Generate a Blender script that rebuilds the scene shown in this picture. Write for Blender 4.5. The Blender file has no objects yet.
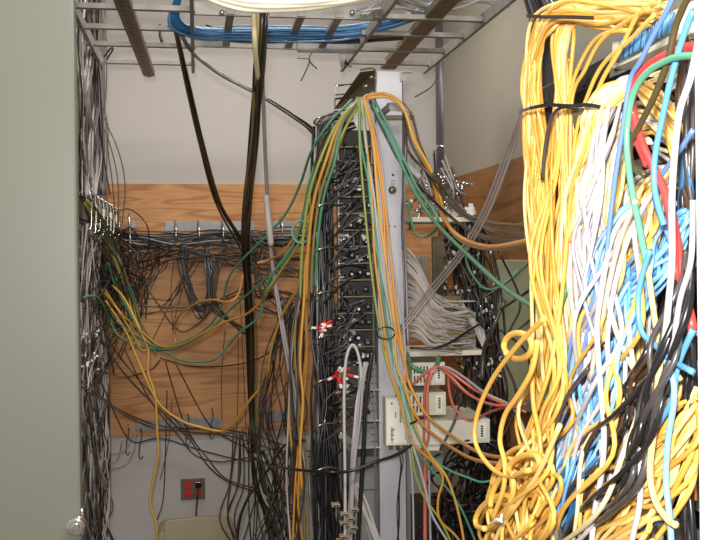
import bpy, bmesh, math, random
from mathutils import Vector, Matrix
random.seed(11)
R = random.random
def U(a, b): return a + (b - a) * random.random()
F = 970.0
CAM = Vector((0, 0, 1.55))
# camera basis: where world Y and Z point in camera coordinates
yc = Vector(((197-360)/F, -(258-270)/F, -1)).normalized()
zc = Vector((-0.012, 1, 0)); zc = (zc - yc*zc.dot(yc)).normalized()
xc = yc.cross(zc)
C2W = Matrix((xc, yc, zc))            # camera vector -> world vector
def ray(px, py): return C2W @ Vector(((px-360)/F, -(py-270)/F, -1))
def P(px, py, Y):
    r = ray(px, py); return CAM + r*(Y/r.y)
def PX(px, py, X):
    r = ray(px, py); return CAM + r*(X/r.x)
def PZ(px, py, Z):
    r = ray(px, py); return CAM + r*((Z-CAM.z)/r.z)

scn = bpy.context.scene
col = scn.collection
# ------------------------------------------------------------------ materials
def srgb(c):
    return tuple(((v/255)/12.92 if v/255 <= .04045 else ((v/255+.055)/1.055)**2.4) for v in c) + (1,)
MATS = {}
def mat(name, c, rough=.45, metal=0, bump=0, bscale=60, var=0, vscale=20, coat=0, emit=0, spec=.5):
    m = bpy.data.materials.new(name); m.use_nodes = True
    nt = m.node_tree; b = nt.nodes['Principled BSDF']
    b.inputs['Base Color'].default_value = srgb(c)
    b.inputs['Roughness'].default_value = rough
    b.inputs['Metallic'].default_value = metal
    b.inputs['Specular IOR Level'].default_value = spec
    b.inputs['Coat Weight'].default_value = coat
    if var:
        tc = nt.nodes.new('ShaderNodeTexCoord'); n = nt.nodes.new('ShaderNodeTexNoise')
        n.inputs['Scale'].default_value = vscale; n.inputs['Detail'].default_value = 5
        nt.links.new(tc.outputs['Object'], n.inputs['Vector'])
        mx = nt.nodes.new('ShaderNodeMixRGB'); mx.blend_type = 'MIX'
        c2 = tuple(max(0, v*(1-var)) for v in c)
        mx.inputs[1].default_value = srgb(c2); mx.inputs[2].default_value = srgb(tuple(min(255, v*(1+var*.5)) for v in c))
        nt.links.new(n.outputs['Fac'], mx.inputs[0]); nt.links.new(mx.outputs[0], b.inputs['Base Color'])
    if bump:
        tc = nt.nodes.new('ShaderNodeTexCoord'); n = nt.nodes.new('ShaderNodeTexNoise')
        n.inputs['Scale'].default_value = bscale; n.inputs['Detail'].default_value = 4
        nt.links.new(tc.outputs['Object'], n.inputs['Vector'])
        bp = nt.nodes.new('ShaderNodeBump'); bp.inputs['Strength'].default_value = bump; bp.inputs['Distance'].default_value = .002
        nt.links.new(n.outputs['Fac'], bp.inputs['Height']); nt.links.new(bp.outputs[0], b.inputs['Normal'])
    MATS[name] = m
    return m
def wood(name, c1, c2, c3, axis):
    m = bpy.data.materials.new(name); m.use_nodes = True
    nt = m.node_tree; b = nt.nodes['Principled BSDF']; b.inputs['Roughness'].default_value = .55
    tc = nt.nodes.new('ShaderNodeTexCoord'); mp = nt.nodes.new('ShaderNodeMapping')
    mp.inputs['Scale'].default_value = (.55, 6, 6) if axis == 'x' else (6, .55, 6)
    n = nt.nodes.new('ShaderNodeTexNoise'); n.inputs['Scale'].default_value = 1.3; n.inputs['Detail'].default_value = 3; n.inputs['Distortion'].default_value = .6
    ml = nt.nodes.new('ShaderNodeMath'); ml.operation = 'MULTIPLY'; ml.inputs[1].default_value = 13
    fr = nt.nodes.new('ShaderNodeMath'); fr.operation = 'PINGPONG'; fr.inputs[1].default_value = 1
    cr = nt.nodes.new('ShaderNodeValToRGB')
    e = cr.color_ramp.elements; e[0].color = srgb(c1); e[1].color = srgb(c2); k = cr.color_ramp.elements.new(.5); k.color = srgb(c3)
    L = nt.links.new
    L(tc.outputs['Object'], mp.inputs[0]); L(mp.outputs[0], n.inputs['Vector']); L(n.outputs['Fac'], ml.inputs[0]); L(ml.outputs[0], fr.inputs[0]); L(fr.outputs[0], cr.inputs[0])
    n2 = nt.nodes.new('ShaderNodeTexNoise'); n2.inputs['Scale'].default_value = 2.2; L(tc.outputs['Object'], n2.inputs['Vector'])
    mx = nt.nodes.new('ShaderNodeMixRGB'); mx.blend_type = 'MULTIPLY'; mx.inputs[0].default_value = .5
    L(cr.outputs[0], mx.inputs[1]); 
    cr2 = nt.nodes.new('ShaderNodeValToRGB'); cr2.color_ramp.elements[0].color = (.55, .5, .45, 1); cr2.color_ramp.elements[1].color = (1, 1, 1, 1)
    cr2.color_ramp.elements[0].position = .35; cr2.color_ramp.elements[1].position = .6
    L(n2.outputs['Fac'], cr2.inputs[0]); L(cr2.outputs[0], mx.inputs[2]); L(mx.outputs[0], b.inputs['Base Color'])
    MATS[name] = m; return m
M = MATS
mat('wall_paint', (200, 195, 193), .75, bump=.12, bscale=90, var=.03, vscale=1.5, spec=.25)
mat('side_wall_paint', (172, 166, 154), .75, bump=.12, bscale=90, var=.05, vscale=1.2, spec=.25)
mat('floor_tile', (120, 112, 100), .5, var=.2, vscale=4)
mat('ceiling_paint', (215, 212, 205), .8)
wood('plywood', (206, 146, 92), (180, 120, 70), (216, 160, 106), 'x')
wood('plywood_side_shaded', (150, 104, 58), (120, 78, 40), (158, 112, 66), 'y')  # same plywood in darker tones, side wall shade put into the colour
mat('door_paint', (120, 121, 110), .38, bump=.05, bscale=40, spec=.4)
mat('jamb_paint', (196, 196, 198), .5, bump=.25, bscale=220)
mat('jamb_edge', (120, 118, 60), .6)
mat('chrome', (235, 232, 225), .12, 1)
mat('steel', (148, 146, 140), .5, .35, bump=.1, bscale=80, var=.3, vscale=18)
mat('zinc_plate', (160, 162, 166), .5, .3, var=.2, vscale=14)
mat('galv', (150, 148, 146), .5, .3, bump=.1, bscale=60, var=.3, vscale=30)
mat('olive_metal', (120, 112, 86), .42, .55, var=.3, vscale=20)
mat('dark_steel', (74, 74, 72), .4, .7, var=.3, vscale=12)
mat('alu', (196, 195, 203), .4, .35, bump=.04, bscale=200, var=.06, vscale=8)
mat('alu_dark', (120, 120, 128), .4, .5)
mat('grey_case', (140, 142, 142), .5, var=.06)
mat('beige_case', (214, 208, 192), .45)
mat('beige_old', (178, 166, 136), .5, var=.08, vscale=5)
mat('white_label', (238, 236, 226), .5)
mat('cream_case', (222, 218, 200), .45)
mat('black_ink', (40, 38, 38), .7)
mat('red_ink', (190, 80, 70), .7)
mat('black_plastic', (22, 21, 22), .22, coat=.4)
mat('dark_case', (34, 32, 32), .45)
mat('brown_dark', (52, 38, 28), .6)
mat('red_plastic', (205, 52, 32), .35)
mat('red_boot', (200, 40, 42), .35)
mat('white_plug', (235, 232, 228), .25)
mat('clear_plug', (205, 205, 208), .1, spec=.8)
mat('tin', (190, 186, 180), .2, .9)
mat('green_panel', (186, 192, 156), .5, var=.25, vscale=3)
mat('brown_plate', (112, 98, 84), .5)
mat('card', (168, 152, 130), .7, var=.1)
CABLE = dict(yellow=(222, 172, 80), flashlit_yellow=(226, 196, 126), cream=(222, 206, 164), bright_cream=(247, 238, 212), amber=(206, 150, 64), blue=(88, 148, 200), pale_blue=(124, 172, 214),  # the paler yellow is yellow jacket with flash overexposure put into the colour
             slate_blue=(100, 132, 180), deep_blue=(44, 96, 138), white=(186, 182, 186), lilac=(170, 162, 170), grey=(162, 155, 157), light_grey=(190, 183, 181), dark_grey=(66, 62, 62),
             black=(26, 25, 27), brown=(64, 46, 34), olive=(140, 124, 80), olive_dark=(72, 62, 38), green=(82, 140, 112), bright_green=(92, 158, 128), lime=(150, 160, 80), red=(214, 66, 62), orange=(208, 140, 68),
             salmon=(206, 112, 92), peach=(222, 168, 104), pinkish=(186, 168, 158))
for k, c in CABLE.items():
    dk = k in ('black', 'dark_grey', 'brown', 'olive_dark')
    mat('jacket_'+k, c, .3 if dk else (.6 if 'grey' in k else .38), coat=.25 if dk else (0 if 'grey' in k else .1))

# ------------------------------------------------------------------ builders
def link_mesh(name, vs, fs, m, parent=None, smooth=False, loc=None):
    me = bpy.data.meshes.new(name)
    if loc is None: loc = Vector(vs[0]) if len(vs) else Vector()
    pl = parent.location if parent is not None else Vector()
    base = loc if parent is None else Vector(pl)
    me.from_pydata([tuple(Vector(v)-base) for v in vs], [], fs)
    me.materials.append(M[m])
    if smooth: me.polygons.foreach_set('use_smooth', [True]*len(me.polygons))
    me.update()
    o = bpy.data.objects.new(name, me); col.objects.link(o)
    if parent is not None: o.parent = parent
    else: o.location = loc
    return o
class MB:
    """vertex and face collector in world coordinates"""
    def __init__(s): s.v = []; s.f = []
    def box(s, a, b, M3=None, c=None):
        a = Vector(a); b = Vector(b); n = len(s.v)
        for z in (a.z, b.z):
            for y in (a.y, b.y):
                for x in (a.x, b.x):
                    p = Vector((x, y, z))
                    if M3 is not None: p = c + M3 @ (p)
                    s.v.append(p)
        for q in ((0,2,3,1),(4,5,7,6),(0,1,5,4),(2,6,7,3),(0,4,6,2),(1,3,7,5)): s.f.append([n+i for i in q])
        return s
    def bar(s, p0, p1, w, h, up=Vector((0,0,1))):
        p0 = Vector(p0); p1 = Vector(p1); d = (p1-p0).normalized()
        sd = d.cross(up)
        if sd.length < 1e-4: sd = d.cross(Vector((1,0,0)))
        sd.normalize(); u = sd.cross(d).normalized(); n = len(s.v)
        for p in (p0, p1):
            for a, b in ((-1,-1),(1,-1),(1,1),(-1,1)): s.v.append(p + sd*a*w/2 + u*b*h/2)
        for q in ((0,1,2,3),(7,6,5,4),(0,4,5,1),(1,5,6,2),(2,6,7,3),(3,7,4,0)): s.f.append([n+i for i in q])
        return s
    def tube(s, pts, r, n=6, sub=8, closed=False):
        pts = [Vector(p) for p in pts]
        path = spline(pts, sub) if len(pts) > 2 else pts
        base = len(s.v); T = None; nrm = None
        for i, p in enumerate(path):
            t = (path[min(i+1, len(path)-1)] - path[max(i-1, 0)])
            if t.length < 1e-9: t = T or Vector((0,0,1))
            t.normalize()
            if nrm is None:
                nrm = t.cross(Vector((.31,.77,.55))); nrm.normalize()
            else:
                nrm = (nrm - t*nrm.dot(t)); nrm.normalize()
            bn = t.cross(nrm); T = t
            for k in range(n):
                a = 2*math.pi*k/n
                s.v.append(p + (nrm*math.cos(a) + bn*math.sin(a))*r)
        m = len(path)
        for i in range(m-1):
            for k in range(n):
                a = base+i*n+k; b = base+i*n+(k+1) % n
                s.f.append([a, b, b+n, a+n])
        s.f.append([base+k for k in range(n)][::-1]); s.f.append([base+(m-1)*n+k for k in range(n)])
        return s
    def cyl(s, p0, p1, r, n=12): return s.tube([p0, p1], r, n)
    def prism(s, pts, off):
        n = len(s.v); k = len(pts); off = Vector(off)
        for p in pts: s.v.append(Vector(p))
        for p in pts: s.v.append(Vector(p)+off)
        s.f.append([n+i for i in range(k)]); s.f.append([n+k+i for i in range(k)][::-1])
        for i in range(k):
            j = (i+1) % k; s.f.append([n+i, n+k+i, n+k+j, n+j])
        return s
    def build(s, name, m, parent=None, smooth=False, bevel=0):
        o = link_mesh(name, s.v, s.f, m, parent, smooth)
        if bevel:
            md = o.modifiers.new('bevel', 'BEVEL'); md.width = bevel; md.segments = 2; md.limit_method = 'ANGLE'
        return o
def spline(p, sub):
    q = [p[0]*2-p[1]] + list(p) + [p[-1]*2-p[-2]]; out = []
    for i in range(1, len(q)-2):
        a, b, c, d = q[i-1], q[i], q[i+1], q[i+2]
        for k in range(sub):
            t = k/sub
            out.append(.5*((2*b) + (c-a)*t + (2*a-5*b+4*c-d)*t*t + (3*b-a-3*c+d)*t*t*t))
    out.append(q[-2]); return out
def tag(o, label, cat, group=None):
    o['label'] = label; o['category'] = cat
    if group: o['group'] = group
    return o
def thing(name, label, cat, loc, group=None):
    o = bpy.data.objects.new(name, None); o.location = loc; col.objects.link(o)
    o.empty_display_size = .05
    return tag(o, label, cat, group)
def struct(name, mb, m, parent=None, bevel=0):
    o = mb.build(name, m, parent, bevel=bevel)
    if parent is None: o['kind'] = 'structure'
    return o
def pbox(mb, x0, y0, x1, y1, Y, depth):
    a = P(x0, y1, Y); b = P(x1, y0, Y)
    mb.box((a.x, Y, a.z), (b.x, Y+depth, b.z)); return mb

# ------------------------------------------------------------------ the setting
BY = 4.75
XL = P(106, 258, BY).x; XR = P(441, 258, BY).x
ZC = 2.95
struct('floor', MB().box((-2.2, -1.6, -.1), (2.2, BY+.12, 0)), 'floor_tile')
struct('ceiling', MB().box((-2.2, 1.6, ZC), (2.2, BY+.12, ZC+.1)), 'ceiling_paint')
struct('wall_back', MB().box((XL-.12, BY, 0), (XR+.12, BY+.12, ZC)), 'wall_paint')
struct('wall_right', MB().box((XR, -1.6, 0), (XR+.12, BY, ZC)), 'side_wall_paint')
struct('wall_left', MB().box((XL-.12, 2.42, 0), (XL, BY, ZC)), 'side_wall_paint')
struct('wall_front', MB().box((-2.2, 2.42, 0), (XL-.12, 2.54, ZC)), 'wall_paint')
# open door on the left
DY = 2.2
dx = P(78, 300, DY).x
d = MB().box((dx-.92, DY, .01), (dx, DY+.045, 2.6)).build('door_1', 'door_paint', bevel=.006)
d['kind'] = 'structure'
def dpart(name, mb, m, smooth=False, bevel=0):
    o = mb.build(name, m, None, smooth, bevel); mw = o.location.copy(); o.parent = d; o.location = mw - d.location; return o
k = P(73, 527, DY-.03)
dpart('latch_plate', MB().box((dx-.003, DY+.008, k.z-.03), (dx+.002, DY+.036, k.z+.03)), 'chrome')
kb = MB()
for q0, q1, rr in ((0, .012, .008), (.012, .017, .015), (.017, .03, .0195), (.03, .036, .016), (.036, .039, .009)): kb.cyl((dx-.008, DY-q0, k.z), (dx-.008, DY-q1, k.z), rr, 20)
dpart('door_handle', kb, 'chrome', False, .002)
dpart('door_rose', MB().cyl((dx-.004, DY+.001, k.z), (dx-.004, DY-.012, k.z), .016, 20), 'chrome', True)
# white jamb on the right
jx = P(698, 300, .62).x
ja = P(697, 0, .62); jb = P(703, 540, .62); sl = (jb.x-ja.x)/(ja.z-jb.z)
def jl(z, dx=0): return Vector((ja.x+(ja.z-z)*sl+dx, .62, z))
j = MB().prism([jl(.0), jl(2.4), jl(2.4, .0085), jl(0, .0085)], (0, .004, 0)).prism([jl(.0, .0092), jl(2.4, .0092), jl(2.4, .12), jl(0, .12)], (0, .004, 0)); struct('trim_1', j, 'jamb_paint')
# plywood boards
a = P(107, 184, BY); zb0 = P(170, 434, BY).z
o = MB().box((XL+.005, BY-.019, zb0), (XR-.002, BY-.001, a.z)).build('plywood_backboard', 'plywood', bevel=.001)
tag(o, 'wide varnished plywood backboard mounted on the back wall', 'board')
def ppx(px, py): return PX(px, py, XR)
y1 = ppx(560, 258).y
o = MB().box((XR-.019, y1, zb0), (XR-.001, BY-.02, a.z+.01)).build('plywood_backboard', 'plywood_side_shaded', bevel=.001)
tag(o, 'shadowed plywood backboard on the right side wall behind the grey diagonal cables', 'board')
o = MB(); g0 = PX(532, 260, XR-.05); g1 = PX(497, 385, XR-.05)
o.box((XR-.05, g0.y, g1.z-.05), (XR-.019, g1.y, g0.z))
tag(o.build('cover_panel', 'green_panel', bevel=.004), 'pale green flat panel fixed to the right plywood board', 'panel')

# ------------------------------------------------------------------ cables
ALL = []
def world_pts(pts, mode):
    out = []
    for p in pts:
        if mode == 'Y':
            q = P(p[0], p[1], p[2])
            if q.x < XL+.035: q = PX(p[0], p[1], XL+.045+.03*math.sin(p[2]*90))
            if q.y > BY-.03: q = P(p[0], p[1], BY-.03)
            out.append(q)
        else: out.append(PX(p[0], p[1], p[2]))
    return out
def fill_d(pts, d):
    """points may leave the depth out: carry the last one on"""
    out = []
    for p in pts:
        if len(p) > 2: d = p[2]
        out.append((p[0], p[1], d))
    # smooth interpolation between the stated ones
    idx = [i for i, p in enumerate(pts) if len(p) > 2]
    if len(idx) > 1:
        for a, b in zip(idx, idx[1:]):
            for i in range(a, b):
                t = (i-a)/(b-a); out[i] = (out[i][0], out[i][1], pts[a][2]*(1-t)+pts[b][2]*t)
    return out
def plug(p, q, r, parent, kind='white_plug', name='plug'):
    """a modular plug with its boot at point p, pointing away from q"""
    d = (p-q).normalized(); mb = MB()
    mb.bar(p - d*r*1.0, p + d*r*5.0, r*3.6, r*2.6)
    mb.build(name, kind, parent, bevel=r*.3)
def cable(pts, r, color, label, cat='cable', group=None, mode='Y', name=None, d=3.0, plug_end=None, n=6, sub=6, jit=0):
    pts = fill_d(pts, d)
    if jit: pts = [(p[0]+random.gauss(0, jit), p[1]+random.gauss(0, jit), p[2]) for p in pts]
    w = world_pts(pts, mode)
    if not name:
        fam = color in ('yellow', 'flashlit_yellow', 'cream', 'amber', 'peach')
        name = ('network_cable' if fam else 'power_cable' if color in ('black', 'brown', 'dark_grey') else 'patch_cable') if mode == 'X' else ('coloured_cable' if fam or 'green' in color or color in ('orange', 'lime', 'salmon') else 'plain_cable' if color in ('black', 'olive_dark', 'olive', 'brown') else 'data_cable')  # kind names made up from jacket colour and region, real cable type unknown
    if plug_end:
        root = thing(name, label, cat, w[0], group)
        MB().tube(w, r, n, sub).build('jacket', 'jacket_'+color, root, True)
        if plug_end in ('end', 'both'): plug(w[-1], w[-2], r, root)
        if plug_end in ('start', 'both'): plug(w[0], w[1], r, root)
        return root
    o = MB().tube(w, r, n, sub).build(name, 'jacket_'+color, None, True)
    return tag(o, label, cat, group)
def bundle(pts, n, r, colors, label, group, mode='Y', d=3.0, mix=.25, cat='cable', name=None, noise=1.0, dz=1.0, plug_end=None, trim=0, swap=None, seg=6):
    """pts: (px, py, depth, spread px); each cable keeps a place in the bundle and wanders a little"""
    P4 = [(p[0], p[1], p[2] if len(p) > 2 and p[2] else None, p[3] if len(p) > 3 else None) for p in pts]
    ds = fill_d([(p[0], p[1]) if p[2] is None else (p[0], p[1], p[2]) for p in P4], d)
    sp = []; last = 6
    for p in P4:
        if p[3] is not None: last = p[3]
        sp.append(last)
    nm = []
    for i in range(len(P4)):
        a = P4[max(0, i-1)]; b = P4[min(len(P4)-1, i+1)]
        v = Vector((-(b[1]-a[1]), b[0]-a[0])); v.normalize(); nm.append(v)
    for c in range(n):
        u = U(-1, 1); v = U(-1, 1); out = []; ph = U(0, 6.28); fq = U(.5, 1.3); am = U(0, .45) if mode == 'X' else U(0, .25)
        s0 = 0; s1 = len(P4)
        if trim and R() < trim:
            if R() < .5: s0 = random.randint(0, max(0, s1-4))
            else: s1 = max(s0+3, s1-random.randint(0, s1//2))
        for i in range(s0, s1):
            u = u*(1-mix) + U(-1, 1)*mix*1.6; u = max(-1.15, min(1.15, u))
            v = v*(1-mix) + U(-1, 1)*mix*1.6
            s = sp[i]; k = ds[i]
            uu = u + am*math.sin(ph+i*fq)
            px = k[0] + nm[i].x*uu*s + random.gauss(0, noise); py = k[1] + nm[i].y*uu*s + random.gauss(0, noise)
            if mode == 'X' and px > 694: px = 694 - R()*4
            if mode == 'Y': dd = k[2] + v*s*k[2]/F*dz
            else: dd = k[2] + v*s*.0009*dz
            out.append((px, py, dd))
        colr = random.choice(colors)
        lb = label[colr] if isinstance(label, dict) else label
        gr = (group[colr] if isinstance(group, dict) else group)
        pe = plug_end if (plug_end and R() < .5) else None
        cable(out, r*U(.9, 1.1), colr, lb, cat, gr, mode, name, plug_end=pe, sub=seg)

# ---- overhead ladder trays
TZ = CAM.z + .74
def rail(p0, p1, name, m, parent, w=.012, h=.038): MB().bar(p0, p1, w, h).build(name, m, parent, bevel=.001)
xa = PZ(103, 66, TZ).x; xb = PZ(193, 64, TZ).x
yf = 2.1
def ladder(label, x0, x1, ys, ye, rungs, m='steel'):
    t = thing('ladder_rack', label, 'cable tray', (x0, ye, TZ))
    rail((x0, ys, TZ), (x0, ye, TZ), 'side_rail', m, t); rail((x1, ys, TZ), (x1, ye, TZ), 'side_rail', m, t)
    for y in rungs: MB().bar((x0-.02, y, TZ), (x1+.01, y, TZ), .022, .016).build('rung', m, t, bevel=.001)
    return t
rl = [PZ(150, yy, TZ).y for yy in (62.5, 45, 28, 8)]
ladder('grey steel ladder tray running along the left wall under the ceiling', xa, xb, yf, rl[0]+.1, rl + [2.55, 2.3])
x2 = PZ(347, 60, TZ).x; x3 = PZ(424, 69, TZ).x
ladder('grey steel ladder tray running along the right wall toward the rack top', x2, x3, yf, PZ(424, 69, TZ).y, [PZ(400, yy, TZ).y for yy in (63, 50, 34, 17)]+[2.6, 2.3])
t = thing('ladder_rack', 'grey steel ladder tray crossing the room and carrying the blue cables', 'cable tray', (xb, 3.0, TZ))
ya = PZ(270, 14, TZ).y; yb = PZ(270, 46, TZ).y
MB().bar((xb, ya, TZ+.01), (x2, ya, TZ+.01), .012, .04).build('side_rail', 'steel', t, bevel=.001)
MB().bar((xb-.0, yb, TZ+.01), (x2, yb, TZ+.01), .012, .04).build('side_rail', 'steel', t, bevel=.001)
for px in (228, 295, 331):
    x = PZ(px, 30, TZ).x; MB().bar((x, ya-.01, TZ), (x, yb+.01, TZ), .024, .014).build('rung', 'steel', t, bevel=.001)
s0 = P(297, 46, yb-.014); s1 = P(353, 46, yb-.014)
MB().box((s0.x, yb-.022, s0.z-.022), (s1.x, yb-.012, s0.z+.022)).build('splice_plate', 'galv', t, bevel=.002)
for px in (222, 352): 
    q = P(px, 13, ya-.012); MB().cyl((q.x, ya-.02, q.z), (q.x, ya, q.z), .008, 10).build('bolt', 'chrome', t, True)
# hanger bracket under tray
t = MB(); q = P(345, 58, 3.6)
t.bar(q+Vector((-.01, 0, .03)), q+Vector((0, 0, -.03)), .012, .03).bar(q+Vector((.03, 0, .03)), q+Vector((.01, 0, -.03)), .012, .03)
tag(t.build('tray_clamp', 'galv'), 'small steel clamp under the tray above the wire rings', 'clamp')
t = MB(); 
a = P(397, 72, 3.02); t.box((a.x, 3.0, a.z-.03), (a.x+.006, 3.1, a.z)).box((a.x, 3.0, a.z-.006), (a.x+.06, 3.1, a.z))
# perforated strut
def strut(p0, p1, label, w=.04, holes=True, m='olive_metal'):
    t = thing('strut_channel', label, 'strut', p0)
    MB().bar(p0, p1, w, .012).build('channel', m, t, bevel=.002)
    d = (p1-p0); L = d.length; d.normalize()
    if holes:
        mb = MB(); k = 0
        while k*.05+.03 < L:
            c = p0 + d*(k*.05+.02); mb.bar(c, c+d*.022, .014, .0135); k += 1
        o = mb.build('slot', 'dark_steel', t); o['kind'] = 'stuff'
    for s in (-1, 1):
        sd = d.cross(Vector((0, 0, 1))).normalized()*s*w/2
        MB().bar(p0+sd+Vector((0,0,.008)), p1+sd+Vector((0,0,.008)), .004, .022).build('flange', m, t)
    return t
strut(P(114, -20, 2.62), P(149, 75, 3.85), 'perforated olive strut channel hanging across the left tray')
strut(P(462, -14, 2.6), P(388, 68, 3.75), 'dark strut channel crossing the right tray diagonally', w=.055, holes=False, m='olive_metal')
# blue and black cables on the cross tray
bundle([(178, -4, 3.1, 3), (176, 22, 3.15, 6), (200, 33, 3.2, 6), (240, 33, 3.2, 7), (300, 33, 3.2, 8), (350, 32, 3.2, 8), (395, 22, 3.15, 8), (430, 8, 3.1, 8), (460, -8, 3.0, 8)], 34, .0032,
       ['deep_blue', 'blue', 'deep_blue', 'deep_blue'], 'blue network cable lying in the overhead cross tray', 'blue cables in the overhead tray', mix=.15, noise=.6)
bundle([(205, 30, 3.3, 3), (240, 39, 3.3, 3), (300, 40, 3.3, 3), (360, 40, 3.3, 3), (420, 36, 3.3, 3)], 12, .0035,
       ['black', 'brown'], 'black cable lying under the blue cables in the tray', 'black cables in the overhead tray', mix=.2)
bundle([(360, 14, 2.9, 6), (395, 4, 2.95, 8), (430, 14, 3.1, 8), (460, 2, 3.0, 8), (500, -8, 2.9, 8)], 10, .003, ['grey', 'olive', 'deep_blue', 'light_grey'],
       {'grey': 'grey cable tangled on the right overhead tray', 'olive': 'olive cable tangled on the right overhead tray', 'deep_blue': 'blue cable tangled on the right overhead tray', 'light_grey': 'light grey cable tangled on the right overhead tray'},
       {'grey': 'grey cables on the right tray', 'olive': 'olive cables on the right tray', 'deep_blue': 'blue cables on the right tray', 'light_grey': 'light grey cables on the right tray'}, mix=.5, noise=4)
bundle([(150, -150, 2.35, 4), (170, -50, 2.35, 4), (198, -14, 2.35, 4), (235, 0, 2.35, 7), (270, 3, 2.35, 8), (315, 2, 2.35, 8), (355, -4, 2.35, 7), (400, -20, 2.35, 5), (440, -60, 2.35, 5), (460, -150, 2.35, 5)], 16, .007,
       ['bright_cream'], 'thick cream cable bundled brightly at the top over the trays', 'thick cream cables over the trays', mix=.12, noise=.4, dz=.8)
# ---- vertical cables in front of the wall
LB = 'black cable dropping from the left tray hole to the wall bundle'
bundle([(170, 5, 3.3, 2), (176, 30, 3.35, 2), (190, 90, 3.6, 2.5), (202, 145, 3.9, 3), (218, 200, 4.3, 4), (240, 240, 4.55, 8), (255, 265, 4.6, 10)], 5, .0048, ['black', 'brown', 'olive_dark'], LB, 'black cables dropping from the left tray', mix=.15, noise=.5)
bundle([(173, 15, 3.2, 2), (190, 50, 3.2, 1.5), (220, 75, 3.2, 2), (262, 97, 3.2, 3), (300, 122, 3.1, 4), (318, 135, 3.05, 6)], 4, .0045, ['black', 'olive_dark'],
       'black cable sloping from the left tray across to the rack top', 'black cables sloping to the rack top', mix=.2, noise=.4)
bundle([(263, -8, 2.5, 6), (262, 30, 2.5, 6), (258, 80, 2.6, 5), (254, 140, 2.9, 5), (247, 200, 3.4, 5), (246, 250, 3.8, 5), (251, 330, 4.0, 6), (252, 400, 4.1, 6), (254, 440, 4.1, 7), (262, 490, 4.1, 12), (278, 550, 4.1, 18)], 15, .0047,
       ['black', 'olive_dark', 'olive_dark', 'black', 'olive', 'brown'], {c: c0+' heavy cable in the vertical bunch left of the rack' for c, c0 in (('black', 'black'), ('olive_dark', 'dark olive'), ('olive', 'light olive'), ('brown', 'brown'))},  # olive share puts tan highlights on the dark cables into the jacket colour
       {c: c+' cables of the vertical bunch' for c in ('black', 'olive_dark', 'olive', 'brown')}, mix=.22, noise=.6)
bundle([(270, -8, 2.45, 2), (266, 20, 2.5, 2), (262, 60, 2.6, 2), (264, 120, 2.9, 2), (267, 190, 3.2, 2), (272, 260, 3.4, 2), (283, 330, 3.4, 3), (292, 380, 3.4, 3), (302, 440, 3.4, 5), (310, 500, 3.3, 6)], 6, .0038,
       ['white', 'white', 'pinkish', 'lilac'], {'white': 'white cable hanging from the ceiling beside the black bunch', 'pinkish': 'pinkish grey cable hanging from the ceiling beside the black bunch', 'lilac': 'pale lilac cable hanging from the ceiling beside the black bunch'},
       {'white': 'white ceiling cables', 'pinkish': 'pinkish ceiling cables', 'lilac': 'lilac ceiling cables'}, mix=.12, noise=.3)
cable([(253, -5, 2.4), (254, 20, 2.4), (255, 48, 2.45), (258, 80, 2.6)], .007, 'cream', 'short thick cream cable end hanging over the tray', name='plain_cable')
o = MB().tube([P(266, 195, 3.15), P(269, 225, 3.15), P(271, 245, 3.17)], .010, 10, 6).build('cable_wrap', 'jacket_light_grey', None, True)
tag(o, 'grey sleeve wrapped round the white cables at wall bundle height', 'cable sleeve')

# ---- left wall: vertical grey bundle
bundle([(90, -10, 3.4, 12), (90, 40, 3.6, 12), (91, 100, 3.8, 12), (92, 150, 3.9, 12), (95, 195, 4.0, 12)], 100, .0028, ['grey', 'grey', 'grey', 'light_grey', 'light_grey', 'light_grey', 'dark_grey'],
       {'grey': 'grey telephone cable in the broad vertical bundle beside the door', 'light_grey': 'light grey telephone cable in the vertical bundle beside the door', 'dark_grey': 'dark grey telephone cable in the vertical bundle beside the door'},
       {'grey': 'grey cables down the left wall', 'light_grey': 'light grey cables down the left wall', 'dark_grey': 'dark grey cables down the left wall'}, mix=.35, noise=.8, name='telephone_cable', dz=.6)
for pp in ([(96, 95), (107, 120), (108, 150), (112, 180), (115, 215)], [(100, 110), (118, 150), (125, 185), (122, 225)], [(94, 105), (110, 145), (118, 185), (117, 235)]):
    cable([(p[0], p[1], 4.1) for p in pp], .0022, 'olive_dark', 'thin loose dark wire bowing out from the grey vertical bundle', group='thin wires leaving the grey bundle', name='thin_wire')
# ring comb
def comb():
    t = thing('ring_comb', 'row of bright metal distribution rings along the left wall', 'cable organiser', PX(90, 200, XL+.02))
    X0 = XL+.03
    p0 = PX(76, 192, X0); p1 = PX(114, 212, X0)
    MB().bar(p0, p1, .012, .012).build('rail', 'tin', t)
    for i in range(10):
        f = i/9; f = f*.9+.02
        a = p0.lerp(p1, f); 
        h = .125 + .01*(i % 2); Xo = X0+.045
        up = Vector((Xo, a.y, a.z)); lo = Vector((Xo, a.y, a.z-h)); b = Vector((X0, a.y, a.z-h))
        MB().tube([Vector((X0, a.y, a.z)), up+Vector((-.01, 0, .004)), up+Vector((0, 0, -.02)), lo+Vector((0, 0, .02)), lo+Vector((-.01, 0, 0)), b], .0045, 6, 5).build('ring', 'tin', t, True)
        MB().box((Xo-.004, a.y-.006, a.z-h*.45), (Xo+.006, a.y+.006, a.z-h*.25)).build('clip', 'white_plug' if i % 2 else 'olive_metal', t)
comb()
t = MB(); q = PX(79, 200, XL+.03)
o = MB().box((XL+.002, 3.3, 1.70), (XL+.012, 4.72, 1.92)).build('mounting_board', 'light' if 0 else 'grey_case')
tag(o, 'grey mounting board fixed to the left wall behind the metal rings', 'board')
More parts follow.
